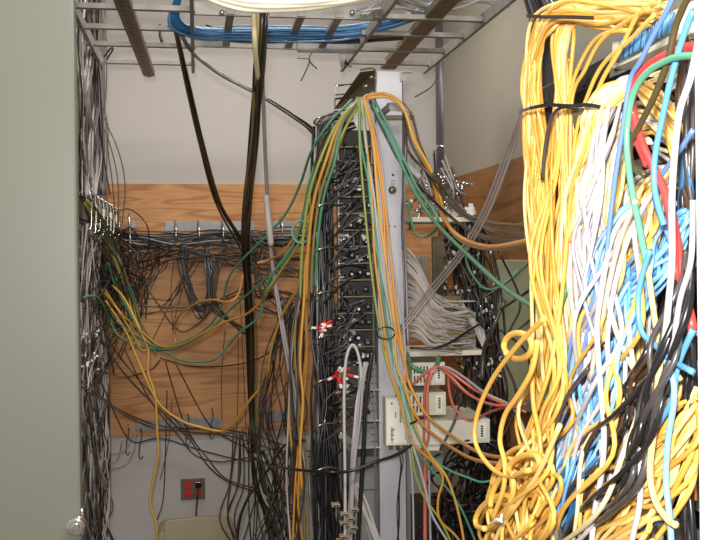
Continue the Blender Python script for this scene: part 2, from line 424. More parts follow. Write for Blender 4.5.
# punch-down blocks lower along the left wall
o = MB().box((XL+.002, 3.3, .35), (XL+.012, 4.72, 1.69)).build('mounting_board', 'grey_case')
tag(o, 'tall grey mounting board on the left wall below the metal rings', 'board')
LG = {'grey': 'grey telephone cable hanging on the left wall below the rings', 'light_grey': 'light grey telephone cable hanging on the left wall below the rings', 'dark_grey': 'dark grey telephone cable hanging on the left wall below the rings', 'pinkish': 'pinkish telephone cable hanging on the left wall below the rings', 'black': 'black cable hanging on the left wall below the rings'}
GG = {k: k.replace('_', ' ')+' cables below the rings' for k in LG}
bundle([(92, 225, 3.9, 12), (90, 270, 3.9, 11), (90, 330, 3.9, 12), (93, 390, 3.9, 15), (94, 450, 3.9, 15), (95, 500, 3.9, 14), (98, 560, 3.9, 12)], 60, .003, ['grey', 'grey', 'light_grey', 'dark_grey', 'pinkish'], LG, GG, mix=.5, noise=1.5, name='telephone_cable', trim=.3, dz=.5)
bundle([(92, 235, 4.1, 9), (110, 270, 4.1, 12), (112, 310, 4.1, 14), (100, 350, 4.0, 14), (95, 400, 4.0, 14), (96, 470, 4.0, 12), (100, 550, 4.0, 10)], 20, .0027, ['black', 'dark_grey', 'dark_grey'], LG, GG, mix=.7, noise=3, trim=.5, dz=.5)
bundle([(88, 200, 3.8, 4), (105, 240, 4.0, 8), (118, 270, 4.1, 8), (128, 300, 4.2, 8), (140, 330, 4.2, 6), (158, 352, 4.2, 4)], 14, .0036, ['lime', 'green', 'yellow', 'dark_grey', 'olive_dark', 'olive'],
       {c: n+' cable running from the metal rings to the sagging crossover' for c, n in (('lime', 'yellow-green'), ('green', 'green'), ('yellow', 'yellow'), ('dark_grey', 'dark grey'), ('olive_dark', 'dark olive'), ('olive', 'light olive'))},
       {c: c+' cables from the rings' for c in ('lime', 'green', 'yellow', 'dark_grey', 'olive_dark', 'olive')}, mix=.35, noise=1)
# dark tangle loops by the rings
for i in range(34):
    cx, cy = U(108, 130), U(235, 305); rx, ry = U(8, 24), U(12, 34); st = U(0, 6.28); pts = []
    for k in range(9):
        a = st + k*.62*U(.9, 1.1); pts.append((cx+math.cos(a)*rx, cy+math.sin(a)*ry, U(4.25, 4.5)))
    cable(pts, .0027, random.choice(['black', 'dark_grey', 'brown']), 'thin dark cable looping in the tangle right of the metal rings', group='dark loops beside the metal rings', name='thin_cable')
# bulk bristly small wires low left with white tips
for i in range(24):
    cx, cy = U(82, 104), U(330, 372); pts = [(cx, cy, 4.0), (cx+U(-6, 8), cy+U(-10, 14), 4.0), (cx+U(-8, 12), cy+U(8, 34), 4.0)]
    cable(pts, .0024, random.choice(['black', 'dark_grey', 'grey']), 'short stub wire with pale tip in the lower left wiring field', group='stub wires in the left wiring field', name='stub_wire', plug_end='start')
# hanging tags of white terminals close to the door edge
for i in range(16):
    q = PX(77+U(-.5, 1.5), 250+i*8+U(-2, 2), XL+.04)
    MB_ = MB().box((q.x, q.y-.012, q.z-.008), (q.x+.012, q.y+.012, q.z+.008)).build('terminal', 'clear_plug', None, bevel=.001)
    tag(MB_, 'tiny bright terminal in the column next to the door edge', 'terminal', 'terminals beside the door edge')
# beige block lower left and card
o = MB(); a = PX(91, 452, XL+.06); b = PX(101, 500, XL+.06)
o.box((XL+.013, a.y-.02, b.z), (XL+.04, a.y+.2, a.z)); t = tag(o.build('wall_box', 'card', None, bevel=.004), 'brown cardboard-coloured box tucked behind cables at lower left', 'box')
a = P(100, 455, 4.0)
# ---- horizontal wall bundle with brackets
HB = {'black': 'black cable in the horizontal wall bundle', 'dark_grey': 'dark grey cable in the horizontal wall bundle', 'grey': 'grey cable in the horizontal wall bundle'}
HG = {k: k.replace('_', ' ')+' cables of the wall bundle' for k in HB}
bundle([(104, 225, 4.55, 10), (118, 234, 4.6, 9), (140, 240, 4.65, 8), (175, 240, 4.65, 8), (215, 237, 4.65, 8), (250, 240, 4.65, 9), (285, 240, 4.62, 10), (325, 236, 4.6, 14)], 44, .0036, ['black', 'dark_grey', 'dark_grey', 'grey'], HB, HG, mix=.35, noise=1.2, name='telephone_cable', trim=.25)
bundle([(110, 250, 4.55, 12), (140, 262, 4.6, 12), (175, 256, 4.6, 10), (210, 252, 4.6, 9), (250, 258, 4.6, 12), (300, 262, 4.55, 12)], 14, .0022, ['black', 'brown', 'dark_grey'], 'thin dark wire drooping below the horizontal wall bundle', 'drooping wires under the wall bundle', mix=.6, noise=4, trim=.3, name='thin_wire')
# tails from bundle to the plywood
for i in range(26):
    x = U(122, 205); y = 250
    cable([(x, y, 4.6), (x-U(2, 10), y+U(15, 30), 4.62), (x-U(14, 34), y+U(35, 62), 4.6), (x-U(24, 50), y+U(48, 66), 4.55)], .0018, random.choice(['brown', 'dark_grey', 'black']), 'thin wire drooping from the wall bundle over the plywood', group='thin drooping wires', name='thin_wire')
# straight thin wires over plywood
for (x0, y0, x1, y1) in ((205, 245, 150, 345), (175, 250, 174, 340), (195, 250, 172, 330), (160, 270, 120, 360), (150, 290, 130, 350), (225, 330, 222, 420), (238, 330, 236, 440), (240, 300, 246, 430), (300, 260, 292, 340), (172, 400, 160, 480)):
    cable([(x0, y0, 4.6), ((x0+x1)/2+U(-4, 4), (y0+y1)/2, 4.6), (x1, y1, 4.6)], .0018, random.choice(['brown', 'dark_grey']), 'thin taut wire hanging straight against the plywood', group='taut wires on the plywood', name='thin_wire')
# big hanging loops
LL = 'black cable hanging in a deep loop under the bracket'
for i in range(11):
    w = U(-3, 3); dpt = U(-10, 6)
    cable([(184+w, 244, 4.6), (184+w+U(-4, 2), 262, 4.58), (188+w*1.5, 285+dpt*.4, 4.56), (196+w, 308+dpt, 4.55), (203+w, 313+dpt, 4.55), (210+w, 296+dpt*.6, 4.56), (209+w*1.2, 270, 4.58), (206+w, 246, 4.6)], .0034, random.choice(['black', 'black', 'brown', 'dark_grey']), LL, group='looped black cables under the left bracket')
for i in range(10):
    w = U(-4, 4)
    cable([(228+w, 246, 4.6), (218+w, 262, 4.58), (212+w, 285+w, 4.56), (214+w, 305, 4.55), (224+w*2, 318+w, 4.55), (236+w*2, 326+w*2, 4.5), (250+w, 330, 4.4)], .0032, random.choice(['black', 'brown', 'dark_grey']), 'black cable curving below the right bracket into the vertical bunch', group='curving black cables under the right bracket')
bundle([(258, 240, 4.5, 10), (255, 265, 4.45, 12), (262, 290, 4.4, 12), (280, 300, 4.4, 12), (300, 308, 4.3, 12)], 14, .003, ['black', 'dark_grey', 'brown'], 'dark cable fanning out from the vertical bunch towards the rack', 'dark cables fanning towards the rack', mix=.7, noise=5)
# brackets
def bracket(x0, x1, y0, y1, rings, label, hooks=True):
    t = thing('ring_bracket', label, 'bracket', P((x0+x1)/2, y1, BY-.02))
    mb = MB(); pbox(mb, x0, y0, x1, y1, BY-.027, .008); mb.build('plate', 'zinc_plate' if hooks else 'galv', t, bevel=.001)
    for (rx, ry0, ry1) in rings:
        a = P(rx, ry0, BY-.12); b = P(rx+1, ry1, BY-.14)
        c = P(rx, ry0+8, BY-.03)
        MB().tube([c, a+Vector((0, .03, .0)), a, a.lerp(b, .5)+Vector((.004, -.02, 0)), b, b+Vector((0, .09, .01))], .006, 6, 5).build('ring', 'tin', t, True)
    return t
bracket(165, 254, 221, 231, [(175, 222, 240), (198, 222, 240), (222, 222, 240)], 'bright steel plate with wire rings holding the bundle on the plywood')
bracket(126, 137, 222, 228, [(129, 216, 262)], 'small steel ring bracket at the left end of the wall bundle')
bracket(272, 292, 221, 231, [(281, 218, 238)], 'small steel ring bracket behind the white hanging cables')
bracket(136, 222, 417, 431, [], 'grey steel strip along the bottom edge of the plywood', hooks=False)
bracket(262, 300, 410, 423, [], 'grey steel strip at the plywood bottom beside the dark bunch', hooks=False)
# hooks on lower strip
for i, (x, y) in enumerate(((141, 444), (188, 430), (212, 424), (270, 415), (128, 440))):
    a = P(x, y-14, BY-.04)
    cable([(x, y-16, BY-.03), (x+1, y-8, BY-.06), (x-1, y, BY-.08), (x-2, y+12, BY-.08), (x, y+15, BY-.08), (x+2, y+12, BY-.08)], .003, 'dark_grey', 'thin wire hook hanging from the lower steel strip', cat='hook', group='wire hooks on the lower strips', name='wire_hook')

# ---- green and yellow sagging cables between the left wall and the rack top
def named(color, pts, label, r=.0042, **k): cable(pts, r, color, label, **k)
named('green', [(352, 100, 2.95), (330, 122, 2.9), (312, 150, 2.95), (300, 185, 3.1), (285, 215, 3.2), (262, 240, 3.3), (240, 262, 3.4), (228, 280, 3.5), (222, 305, 3.6), (210, 325, 3.7), (188, 340, 3.8), (160, 347, 3.9), (135, 335, 4), (118, 322, 4), (104, 305, 4), (82, 297, 4)], 'green cable sagging from rack top, highest green one over the plywood')
named('green', [(358, 98, 2.95), (338, 130, 2.9), (322, 165, 2.95), (312, 200, 3.05), (300, 230, 3.15), (285, 260, 3.2), (262, 282, 3.3), (235, 305, 3.5), (215, 325, 3.6), (190, 342, 3.7), (165, 350, 3.8), (145, 340, 3.9), (128, 310, 4), (115, 285, 4.1), (108, 262, 4.1)], 'green cable crossing low behind the sagging yellow cable')
named('bright_green', [(354, 104, 2.9), (325, 140, 2.9), (310, 180, 2.95), (303, 215, 3.05), (293, 245, 3.1), (270, 278, 3.2), (264, 300, 3.3), (258, 318, 3.35), (240, 332, 3.45), (228, 346, 3.55), (216, 359, 3.6), (200, 362, 3.7), (180, 360, 3.8), (165, 352, 3.9), (140, 346, 4), (118, 335, 4), (108, 315, 4), (98, 298, 4), (86, 296, 4)], 'bright green cable making the lowest swag to the left wall')
named('amber', [(360, 100, 2.95), (345, 130, 2.9), (328, 180, 2.95), (315, 215, 3), (298, 245, 3.1), (275, 280, 3.2), (262, 300, 3.3), (245, 315, 3.4), (225, 322, 3.5), (200, 335, 3.6), (180, 345, 3.7), (160, 346, 3.8), (140, 330, 3.9), (120, 312, 4), (104, 288, 4)], 'amber cable sagging alongside the green ones to the left wall')
named('lime', [(362, 100, 2.9), (342, 135, 2.85), (330, 175, 2.9), (318, 210, 2.95), (298, 245, 3.05), (278, 275, 3.15), (266, 292, 3.2), (262, 302, 3.3)], 'yellow-green cable running down left from the rack top')
named('orange', [(310, 190, 3), (303, 220, 3.1), (285, 250, 3.2), (268, 260, 3.3), (257, 263, 3.3)], 'short orange cable bending left beside the white cables')
named('orange', [(243, 275, 3.5), (238, 295, 3.5), (228, 302, 3.5), (212, 300, 3.6), (195, 304, 3.7), (180, 315, 3.8), (174, 330, 3.9), (176, 345, 3.9)], 'orange cable rising in a hump over the hanging black loops')
named('yellow', [(112, 285, 4.1), (125, 300, 4), (140, 330, 3.9), (148, 350, 3.9), (148, 372, 3.9), (155, 395, 3.9), (157, 430, 3.9), (158, 455, 3.9), (150, 500, 3.9), (156, 525, 3.9), (156, 560, 3.9)], 'yellow cable falling straight to the floor past the red outlet', r=.0052)
named('yellow', [(105, 300, 4), (125, 330, 4), (140, 365, 3.9), (158, 402, 3.9), (180, 420, 3.9), (200, 427, 3.9), (222, 431, 3.9), (233, 424, 3.8), (250, 400, 3.7), (266, 380, 3.6), (271, 350, 3.5), (280, 320, 3.4), (292, 298, 3.3), (304, 280, 3.2), (308, 240, 3.1), (312, 200, 3)], 'yellow cable in the lowest long swag along the plywood bottom', r=.005)
named('yellow', [(100, 288, 4.05), (118, 310, 4), (135, 338, 4), (142, 350, 4), (158, 348, 4)], 'short yellow cable running parallel to the rings crossover')
named('amber', [(366, 96, 2.9), (338, 130, 2.9), (326, 180, 2.95), (318, 210, 3), (306, 260, 3), (304, 300, 3), (300, 360, 3), (303, 400, 3), (300, 450, 3), (302, 490, 3)], 'amber cable hugging the left edge of the black bunch', r=.005)
for k, (x, c) in enumerate(((0, 'amber'), (5, 'olive'), (-6, 'lime'), (9, 'green'))):
    named(c, [(362, 98, 2.92), (340+x*.3, 122, 2.85), (326+x, 160, 2.85), (314+x, 200, 2.9), (308+x, 250, 2.95), (306+x, 300, 3)], {'amber': 'amber', 'olive': 'light olive', 'lime': 'yellow-green', 'green': 'green'}[c]+' cable dropping steeply on the left flank of the rack', r=.0048)
bundle([(302, 280, 3.1, 3), (298, 350, 3.1, 8), (296, 420, 3.1, 8), (298, 480, 3.1, 9), (300, 560, 3.1, 10)], 12, .0036, ['olive', 'amber', 'brown', 'pinkish', 'dark_grey'],
       {c: c0+' cable hanging on the outer left side of the rack bunch' for c, c0 in (('olive', 'light olive'), ('amber', 'amber'), ('brown', 'brown'), ('pinkish', 'pinkish grey'), ('dark_grey', 'dark grey'))},
       {c: c.replace('_', ' ')+' cables outside the rack bunch' for c in ('olive', 'amber', 'brown', 'pinkish', 'dark_grey')}, mix=.5, noise=1.5)
# small green coil
pts = []
for k in range(15):
    a = k*.62; pts.append((301+9*math.cos(a), 232+11*math.sin(a), 3.0+k*.004))
named('bright_green', pts, 'small green cable coil hanging left of the black rack bunch', r=.004)
# ---- lower sagging dark cables
for i, pts in enumerate(([(80, 380), (95, 392), (120, 410), (150, 423), (180, 428), (215, 429), (250, 434), (290, 447), (330, 455)],
                         [(80, 386), (100, 398), (125, 415), (155, 428), (190, 432), (230, 436), (262, 446), (300, 455), (330, 460)],
                         [(90, 300), (115, 350), (150, 392), (180, 425), (205, 455), (225, 478), (255, 488), (285, 492), (310, 482), (330, 470)],
                         [(100, 340), (130, 380), (165, 415), (190, 440), (210, 468), (235, 485), (270, 493), (300, 489)],
                         [(125, 350), (150, 400), (178, 435), (195, 455), (220, 462), (250, 458), (270, 465)],
                         [(100, 380), (130, 440), (160, 438), (200, 450), (240, 460), (262, 462)],
                         [(175, 362), (200, 410), (215, 430), (240, 445), (262, 452)],
                         [(120, 302), (150, 306), (200, 306), (235, 296), (262, 290)],
                         [(130, 314), (170, 311), (200, 308), (240, 290), (290, 268)],
                         [(160, 358), (190, 366), (225, 366), (255, 360), (280, 346), (310, 330)],
                         [(104, 372), (125, 377), (150, 370), (160, 360)],
                         [(150, 292), (178, 330), (200, 322), (215, 306), (235, 300)],
                         [(165, 360), (175, 395), (185, 425), (200, 450)])):
    cable([(p[0], p[1], 4.35-.8*(max(0, p[0]-200)/130)) for p in pts], .0032, ['brown', 'olive_dark', 'dark_grey'][i % 3], ['brown', 'dark olive', 'dark grey'][i % 3]+' cable sagging freely across the plywood and lower wall', group=['brown', 'dark olive', 'dark grey'][i % 3]+' sagging cables', name='sagging_cable')
cable([(167, 390, 4.4), (166, 430, 4.4), (165, 460, 4.4), (163, 500, 4.4), (157, 520, 4.4)], .0026, 'olive_dark', 'thin dark cable dropping beside the yellow one past the outlet')
for pts in ([(110, 455), (125, 450), (132, 435), (128, 425)], [(108, 470), (125, 465), (134, 450), (136, 432)], [(105, 468), (118, 458), (122, 440)]):
    cable([(p[0], p[1], 4.4) for p in pts], .0025, 'grey', 'thin grey cable bowing from the left bundle over the lower wall', group='bowing grey cables at lower left')
cable([(104, 490, 4.2), (112, 500, 4.2), (112, 512, 4.2), (106, 520, 4.2)], .0025, 'dark_grey', 'small dark loop sticking out low on the left bundle')
cable([(100, 360, 4.1), (104, 400, 4.1), (103, 450, 4.1), (104, 500, 4.1), (100, 535, 4.1), (97, 560, 4.1)], .0045, 'black', 'black cable running straight down the left grey bundle')
cable([(104, 522, 3.9), (112, 538, 3.9), (118, 556, 3.9)], .005, 'brown', 'short brown cable slanting out at the bottom left')
cable([(81, 455, 3.6), (88, 490, 3.6), (94, 515, 3.6), (95, 560, 3.6)], .0045, 'light_grey', 'light grey cable slanting down next to the door latch')
# dark verticals around px 235-300 low
bundle([(240, 430, 4.3, 10), (242, 480, 4.3, 12), (240, 520, 4.2, 14), (250, 560, 4.2, 16)], 8, .0033, ['black', 'olive_dark', 'brown'], 'dark cable trailing to the floor right of the red outlet', 'dark cables trailing right of the outlet', mix=.6, noise=3)
bundle([(262, 450, 4.0, 8), (272, 490, 3.9, 12), (285, 520, 3.8, 14), (300, 560, 3.7, 14)], 16, .0042, ['grey', 'dark_grey', 'light_grey', 'black'], {c: c0+' cable spreading to the floor between outlet and rack' for c, c0 in (('grey', 'grey'), ('dark_grey', 'dark grey'), ('light_grey', 'light grey'), ('black', 'black'))},
       {c: c.replace('_', ' ')+' cables spreading to the floor' for c in ('grey', 'dark_grey', 'light_grey', 'black')}, mix=.4, noise=2)
bundle([(290, 300, 3.6, 14), (286, 360, 3.6, 16), (280, 420, 3.6, 20), (282, 480, 3.6, 22), (275, 560, 3.6, 30)], 22, .0026, ['brown', 'black', 'dark_grey', 'olive_dark'], 'thin dark cable hanging loosely left of the rack', 'loose dark cables left of the rack', mix=.6, noise=3, trim=.3)
cable([(305, 440, 3.0), (285, 445, 3.2), (268, 470, 3.4), (250, 495, 3.6), (240, 520, 3.7), (236, 556, 3.8)], .0042, 'black', 'black cable swinging down left from the rack bunch to the floor')

# ---- red outlet and cord
OY = BY-.004
t = thing('power_outlet', 'red four socket power outlet on a square brown wall plate', 'outlet', P(193, 488, OY))
mb = MB(); a = P(181, 500, OY); b = P(205, 478, OY); mb.box((a.x, BY-.008, a.z), (b.x, BY-.0005, b.z)); mb.build('plate', 'brown_plate', t, bevel=.002)
for i in (0, 1):
    for jn in (0, 1):
        c = P(188+i*10, 484.5+jn*8.5-i*1, OY-.006)
        s = MB(); s.tube([Vector((c.x, BY-.013, c.z)), Vector((c.x, BY-.007, c.z))], .0185, 16).build('socket', 'red_plastic', t)
c = P(198.5, 483.5, BY-.02)
pl = thing('power_cable', 'black power cord plugged into the red outlet', 'cord', c)
MB().box((c.x-.014, BY-.05, c.z-.015), (c.x+.014, BY-.0135, c.z+.015)).build('plug', 'black_plastic', pl, bevel=.004)
MB().tube([Vector((c.x, BY-.045, c.z-.012)), P(198, 495, BY-.06), P(196.5, 508, BY-.07), P(196, 530, BY-.1), P(195, 560, BY-.1)], .0042, 8, 8).build('cord', 'jacket_black', pl, True)
# beige monitor-like case
def rounded_case():
    Y0 = 4.35
    a = P(158, 600, Y0); b = P(235, 527, Y0)
    t = thing('equipment_case', 'beige plastic case with rounded top standing below the outlet', 'case', Vector(((a.x+b.x)/2, Y0+.1, 0)))
    n = 24; pr = []
    w = (b.x-a.x)/2; cx = (a.x+b.x)/2; h = b.z
    prof = []
    prof.append((-w, .0)); prof.append((-w, h-.04))
    for k in range(5): ang = math.pi - k*math.pi/8; prof.append((-w+.03+.03*math.cos(ang), h-.035+.03*math.sin(ang)))
    prof.append((0, h+.002))
    for k in range(5): ang = math.pi/2 - k*math.pi/8; prof.append((w-.03+.03*math.cos(ang), h-.035+.03*math.sin(ang)))
    prof.append((w, h-.04)); prof.append((w, 0))
    mb = MB(); mb.prism([Vector((cx+x, Y0, z)) for x, z in prof], (0, .22, 0)); mb.build('shell', 'beige_old', t, bevel=.008)
    mb = MB(); mb.prism([Vector((cx+x*.82, Y0-.006, .1+z*.86)) for x, z in prof], (0, .007, 0)); mb.build('front_panel', 'beige_old', t, bevel=.004)
rounded_case()

# ---- conduit in the corner
cx_ = P(442.5, 100, BY-.04)
t = thing('conduit', 'grey steel conduit pipe running down the corner of the room', 'pipe', Vector((cx_.x, BY-.04, 1.9)))
z0 = P(446, 200, BY-.04).z
MB().cyl((cx_.x, BY-.04, z0), (cx_.x, BY-.04, ZC), .034, 16).build('pipe', 'alu_dark', t, True)
zs = P(443, 147, BY-.04).z
MB().box((cx_.x-.034, BY-.068, zs-.009), (cx_.x+.05, BY-.062, zs+.009)).cyl((cx_.x, BY-.04, zs-.009), (cx_.x, BY-.04, zs+.009), .037, 16).build('strap', 'chrome', t, True)
t = thing('junction_box', 'galvanised junction box with round fittings below the corner conduit', 'junction box', P(452, 180, 4.5))
mb = MB(); pbox(mb, 443, 167, 459, 197, 4.5, .1); mb.build('box', 'olive_metal', t, bevel=.003)
for (x, y) in ((456, 173), (456, 185), (444, 178), (446, 170)):
    q = P(x, y, 4.49); MB().cyl((q.x, 4.5, q.z), (q.x, 4.46, q.z), .013, 12).build('fitting', 'chrome', t, True)

# ------------------------------------------------------------------ central relay rack
RY = 3.0
def rack():
    a = P(376, 560, RY); b = P(403, 71, RY)
    x0 = P(377, 300, RY).x; x1 = P(405, 300, RY).x; zt = P(390, 71, RY).z
    t = thing('relay_rack', 'aluminium open relay rack with bolted post in the room centre', 'equipment rack', Vector((x0, RY, 0)))
    MB().box((x0, RY, 0), (x1, RY+.005, zt)).box((x0, RY, 0), (x0+.004, RY+.03, zt)).box((x1-.004, RY, 0), (x1, RY+.03, zt)).build('post', 'alu', t, bevel=.001)
    MB().box((x0, RY+.5, 0), (x1, RY+.505, zt)).box((x0, RY+.47, 0), (x0+.004, RY+.5, zt)).build('post', 'alu', t, bevel=.001)
    MB().box((x0-.2, RY-.02, 0), (x1+.2, RY+.53, .02)).build('foot', 'alu', t, bevel=.002)
    # top angle, sloping gusset plate seen at the top left
    g = [P(341, 108, RY+.3), P(334, 109, RY+.3), P(360, 72, RY+.02), P(375, 70, RY-.004), P(375, 90, RY-.004)]
    MB().prism(g, (0, .012, .0)).build('gusset_plate', 'olive_metal', t, bevel=.001)
    for (x, y) in ((372, 77), (366, 86)):
        q = P(x, y, RY-.02); MB().cyl(q, q+Vector((0, .03, 0)), .006, 10).build('bolt', 'chrome', t, True)
    MB().tube([P(360, 70, RY-.01), P(375, 70, RY-.012), P(375.5, 92, RY-.012)], .003, 6, 6).build('edge_trim', 'tin', t)
    MB().bar(P(402, 72, RY-.005), P(411, 72, RY-.005), .02, .006).bar(P(403, 71, RY-.005), P(403, 81, RY-.005), .004, .02, Vector((1,0,0))).build('tray_bracket', 'tin', t)
    for (x, y, r) in ((392, 190, .0125), (388, 226, .006), (395, 226.5, .003), (389, 279, .0045), (393, 175, .004), (388, 440, .004)):
        q = P(x, y, RY)
        if r > .01:
            MB().cyl((q.x, RY-.009, q.z), (q.x, RY, q.z), r, 18).build('bolt', 'tin', t, True)
            MB().bar((q.x-.008, RY-.0095, q.z+.005), (q.x+.008, RY-.0095, q.z-.005), .003, .0015, Vector((0, 1, 0))).build('screw_slot', 'black_ink', t)
        else: MB().cyl((q.x, RY-.0005, q.z), (q.x, RY+.001, q.z), r, 14).build('hole', 'black_ink', t)
    # small stencil marks
    for k in range(2):
        q = P(393, 181+k*3, RY); MB().box((q.x-.008, RY-.0005, q.z-.001), (q.x+.008, RY+.001, q.z+.001)).build('mark', 'black_ink', t)
    return x0, x1, zt
rx0, rx1, rzt = rack()
# steel cable arm at the top
t = thing('cable_bracket', 'steel cable support arm bolted across the rack post top', 'bracket', P(390, 112, RY-.1))
MB().bar(P(378, 117, RY-.01), P(390, 106, RY-.12), .01, .02).bar(P(389, 106, RY-.12), P(414, 109, RY-.12), .006, .022).build('arm', 'steel', t, bevel=.001)
MB().bar(P(380, 117.5, RY-.006), P(414, 117.5, RY-.004), .01, .014).build('cross_bar', 'olive_metal', t, bevel=.001)
MB().bar(P(388, 103, RY-.125), P(388, 109, RY-.125), .006, .006).build('end_tab', 'chrome', t)
# wire ring manager
def ring_manager():
    t = thing('cable_manager', 'tall vertical ladder of thin steel rings holding black patch cables', 'cable organiser', P(355, 300, RY))
    for px0, px1, y0 in ((338, 337, 140), (371, 372, 100), (316, 315, 118)):
        MB().bar(P(px0, y0, RY-.02), P(px1+4, 560, RY-.02), .0045, .0045).build('upright', 'tin', t)
    y = 150
    for k in range(13):
        yy = 148 + k*16.5
        a = P(338+k*.1, yy, RY-.02); b = P(373+k*.1, yy-.5, RY-.02)
        MB().bar(a, b, .05, .0035).build('shelf', 'dark_steel', t)
        MB().bar(a+Vector((0, -.026, 0)), b+Vector((0, -.026, 0)), .003, .004).build('lip', 'olive_metal', t)
    for k in range(3):
        yy = 86+k*13
        c4 = [P(352-k*3, yy-2, RY+.1), P(335, yy, RY+.02), P(335, yy+9, RY+.02), P(345-k*2, yy+8, RY+.1)]
        mb = MB()
        for u_, v_ in zip(c4, c4[1:]): mb.bar(u_, v_, .004, .004)
        mb.bar(c4[0].lerp(c4[1], .55), c4[0].lerp(c4[1], .9), .007, .006); mb.build('ring', 'tin' if k == 0 else 'dark_steel', t)
    for k in range(9):
        yy = 118 + k*44
        MB().tube([P(340, yy, RY), P(330, yy-3, RY-.08), P(318, yy, RY-.1), P(314, yy+5, RY-.06), P(320, yy+7, RY)], .003, 6, 5).build('ring', 'tin', t, True)
    a = P(336, 130, RY+.06); b = P(376, 362, RY+.06)
    MB().box((a.x, RY+.06, max(0, b.z)), (b.x, RY+.07, a.z)).build('back_plate', 'dark_case', t)
ring_manager()
# jacks in every shelf
n = 0
for k in range(13):
    yy = 148 + k*16.5
    for i in range(4):
        x = 343 + i*8 + U(-2, 2); q = P(x, yy+10+U(-2, 3), RY-.01-U(0, .03))
        if 200 < yy < 330 or R() < .8:
            root = thing('patch_jack', 'small black jack in the ring ladder left of the post', 'connector', q, 'black jacks in the ring ladder')
            MB().box((q.x-.008, q.y-.012, q.z-.008), (q.x+.008, q.y+.02, q.z+.009)).build('housing', 'black_plastic', root, bevel=.0015)
            MB().box((q.x-.005, q.y-.016, q.z-.003), (q.x+U(0, .006), q.y-.011, q.z+.004)).build('contact', random.choice(['clear_plug', 'white_plug', 'tin', 'dark_case', 'dark_case']), root)
# short patch cords weaving in each bay
PB = {'black': 'black patch cord weaving through the ring ladder shelves', 'dark_grey': 'dark grey patch cord weaving through the ring ladder shelves', 'grey': 'grey patch cord weaving through the ring ladder shelves'}
for i in range(70):
    x, y = U(338, 366), U(140, 440)
    c = random.choice(['black', 'black', 'black', 'dark_grey', 'dark_grey'])
    cable([(x, y, RY-.03), (x+U(-8, 10), y+U(-8, 10), RY-.05), (x+U(-16, 6), y+U(0, 16), RY-.06), (U(322, 336), y+U(6, 40), RY-.04)], .0036, c, PB[c], group=c.replace('_', ' ')+' cords in the ring ladder', name='jumper_cable', plug_end='start' if R() < .45 else None)
# big black bunch left of the ladder
BB = 'black cable in the thick vertical bunch left of the post'
bundle([(340, 118, 3.0, 8), (326, 130, 3.0, 10), (323, 180, 3.0, 11), (323, 250, 3.0, 11), (324, 330, 3.0, 12), (325, 400, 3.0, 14), (328, 470, 3.0, 20), (330, 560, 3.0, 24)], 70, .004, ['black', 'black', 'black', 'dark_grey'],
       {'black': BB, 'dark_grey': 'dark grey cable in the thick vertical bunch left of the post'}, {'black': 'black cables in the thick vertical bunch', 'dark_grey': 'dark grey cables in the thick vertical bunch'}, mix=.35, noise=1.2, name='jumper_cable', trim=.35)
bundle([(352, 122, 2.95, 6), (338, 128, 2.92, 6), (326, 142, 2.9, 7), (320, 175, 2.92, 6), (318, 230, 2.95, 6)], 14, .0042, ['brown', 'olive_dark', 'olive', 'black'], {c: c0+' cable arching over the top of the black bunch' for c, c0 in (('brown', 'brown'), ('olive_dark', 'dark olive'), ('olive', 'light olive'), ('black', 'black'))},
       {c: c+' cables arching over the bunch' for c in ('brown', 'olive_dark', 'olive', 'black')}, mix=.4, noise=1.5)
# red connectors with white tips
for (cx, cy) in ((325, 324), (341, 374)):
    for i in range(7):
        q = P(cx+U(-8, 9), cy+U(-6, 6), 2.88); d = Vector((U(-1, 1), -.3, U(-.6, .6))).normalized()
        root = thing('fiber_connector', 'red plug with white tip, '+('upper' if cy < 350 else 'lower')+' red cluster in the black bunch', 'connector', q, ('upper' if cy < 350 else 'lower')+' red connectors')
        MB().bar(q, q+d*.022, .009, .008).build('body', 'red_boot', root, bevel=.001)
        MB().bar(q+d*.022, q+d*.036, .008, .007).build('tip', 'white_plug', root, bevel=.001)
# grey loops over ladder
cable([(345, 560, 2.85), (345, 480, 2.85), (344, 400, 2.85), (346, 360, 2.85), (352, 345, 2.85), (358, 354, 2.85), (361, 378, 2.85), (356, 410, 2.85), (352, 480, 2.85), (350, 560, 2.85)], .0048, 'light_grey', 'light grey cable bent into an upright loop before the ring ladder')
bundle([(366, 362, 2.85, 2), (361, 385, 2.85, 3), (357, 420, 2.85, 3), (352, 470, 2.85, 4), (348, 560, 2.85, 5)], 6, .0042, ['light_grey', 'grey', 'white'], {'light_grey': 'light grey cable falling in front of the ring ladder', 'grey': 'grey cable falling in front of the ring ladder', 'white': 'white cable falling in front of the ring ladder'},
       {'light_grey': 'light grey cables before the ladder', 'grey': 'grey cables before the ladder', 'white': 'white cables before the ladder'}, mix=.2, noise=.5)
cable([(372, 350, 2.85), (366, 400, 2.85), (364, 440, 2.85), (361, 490, 2.85), (357, 560, 2.85)], .0065, 'black', 'thick black cable falling close to the post in front of the ladder')
cable([(270, 466, 3.3), (300, 470, 2.95), (325, 472, 2.8), (350, 471, 2.8), (375, 462, 2.8), (395, 455, 2.82), (412, 445, 2.86)], .0045, 'black', 'black cable slung horizontally across the lower part of the rack')
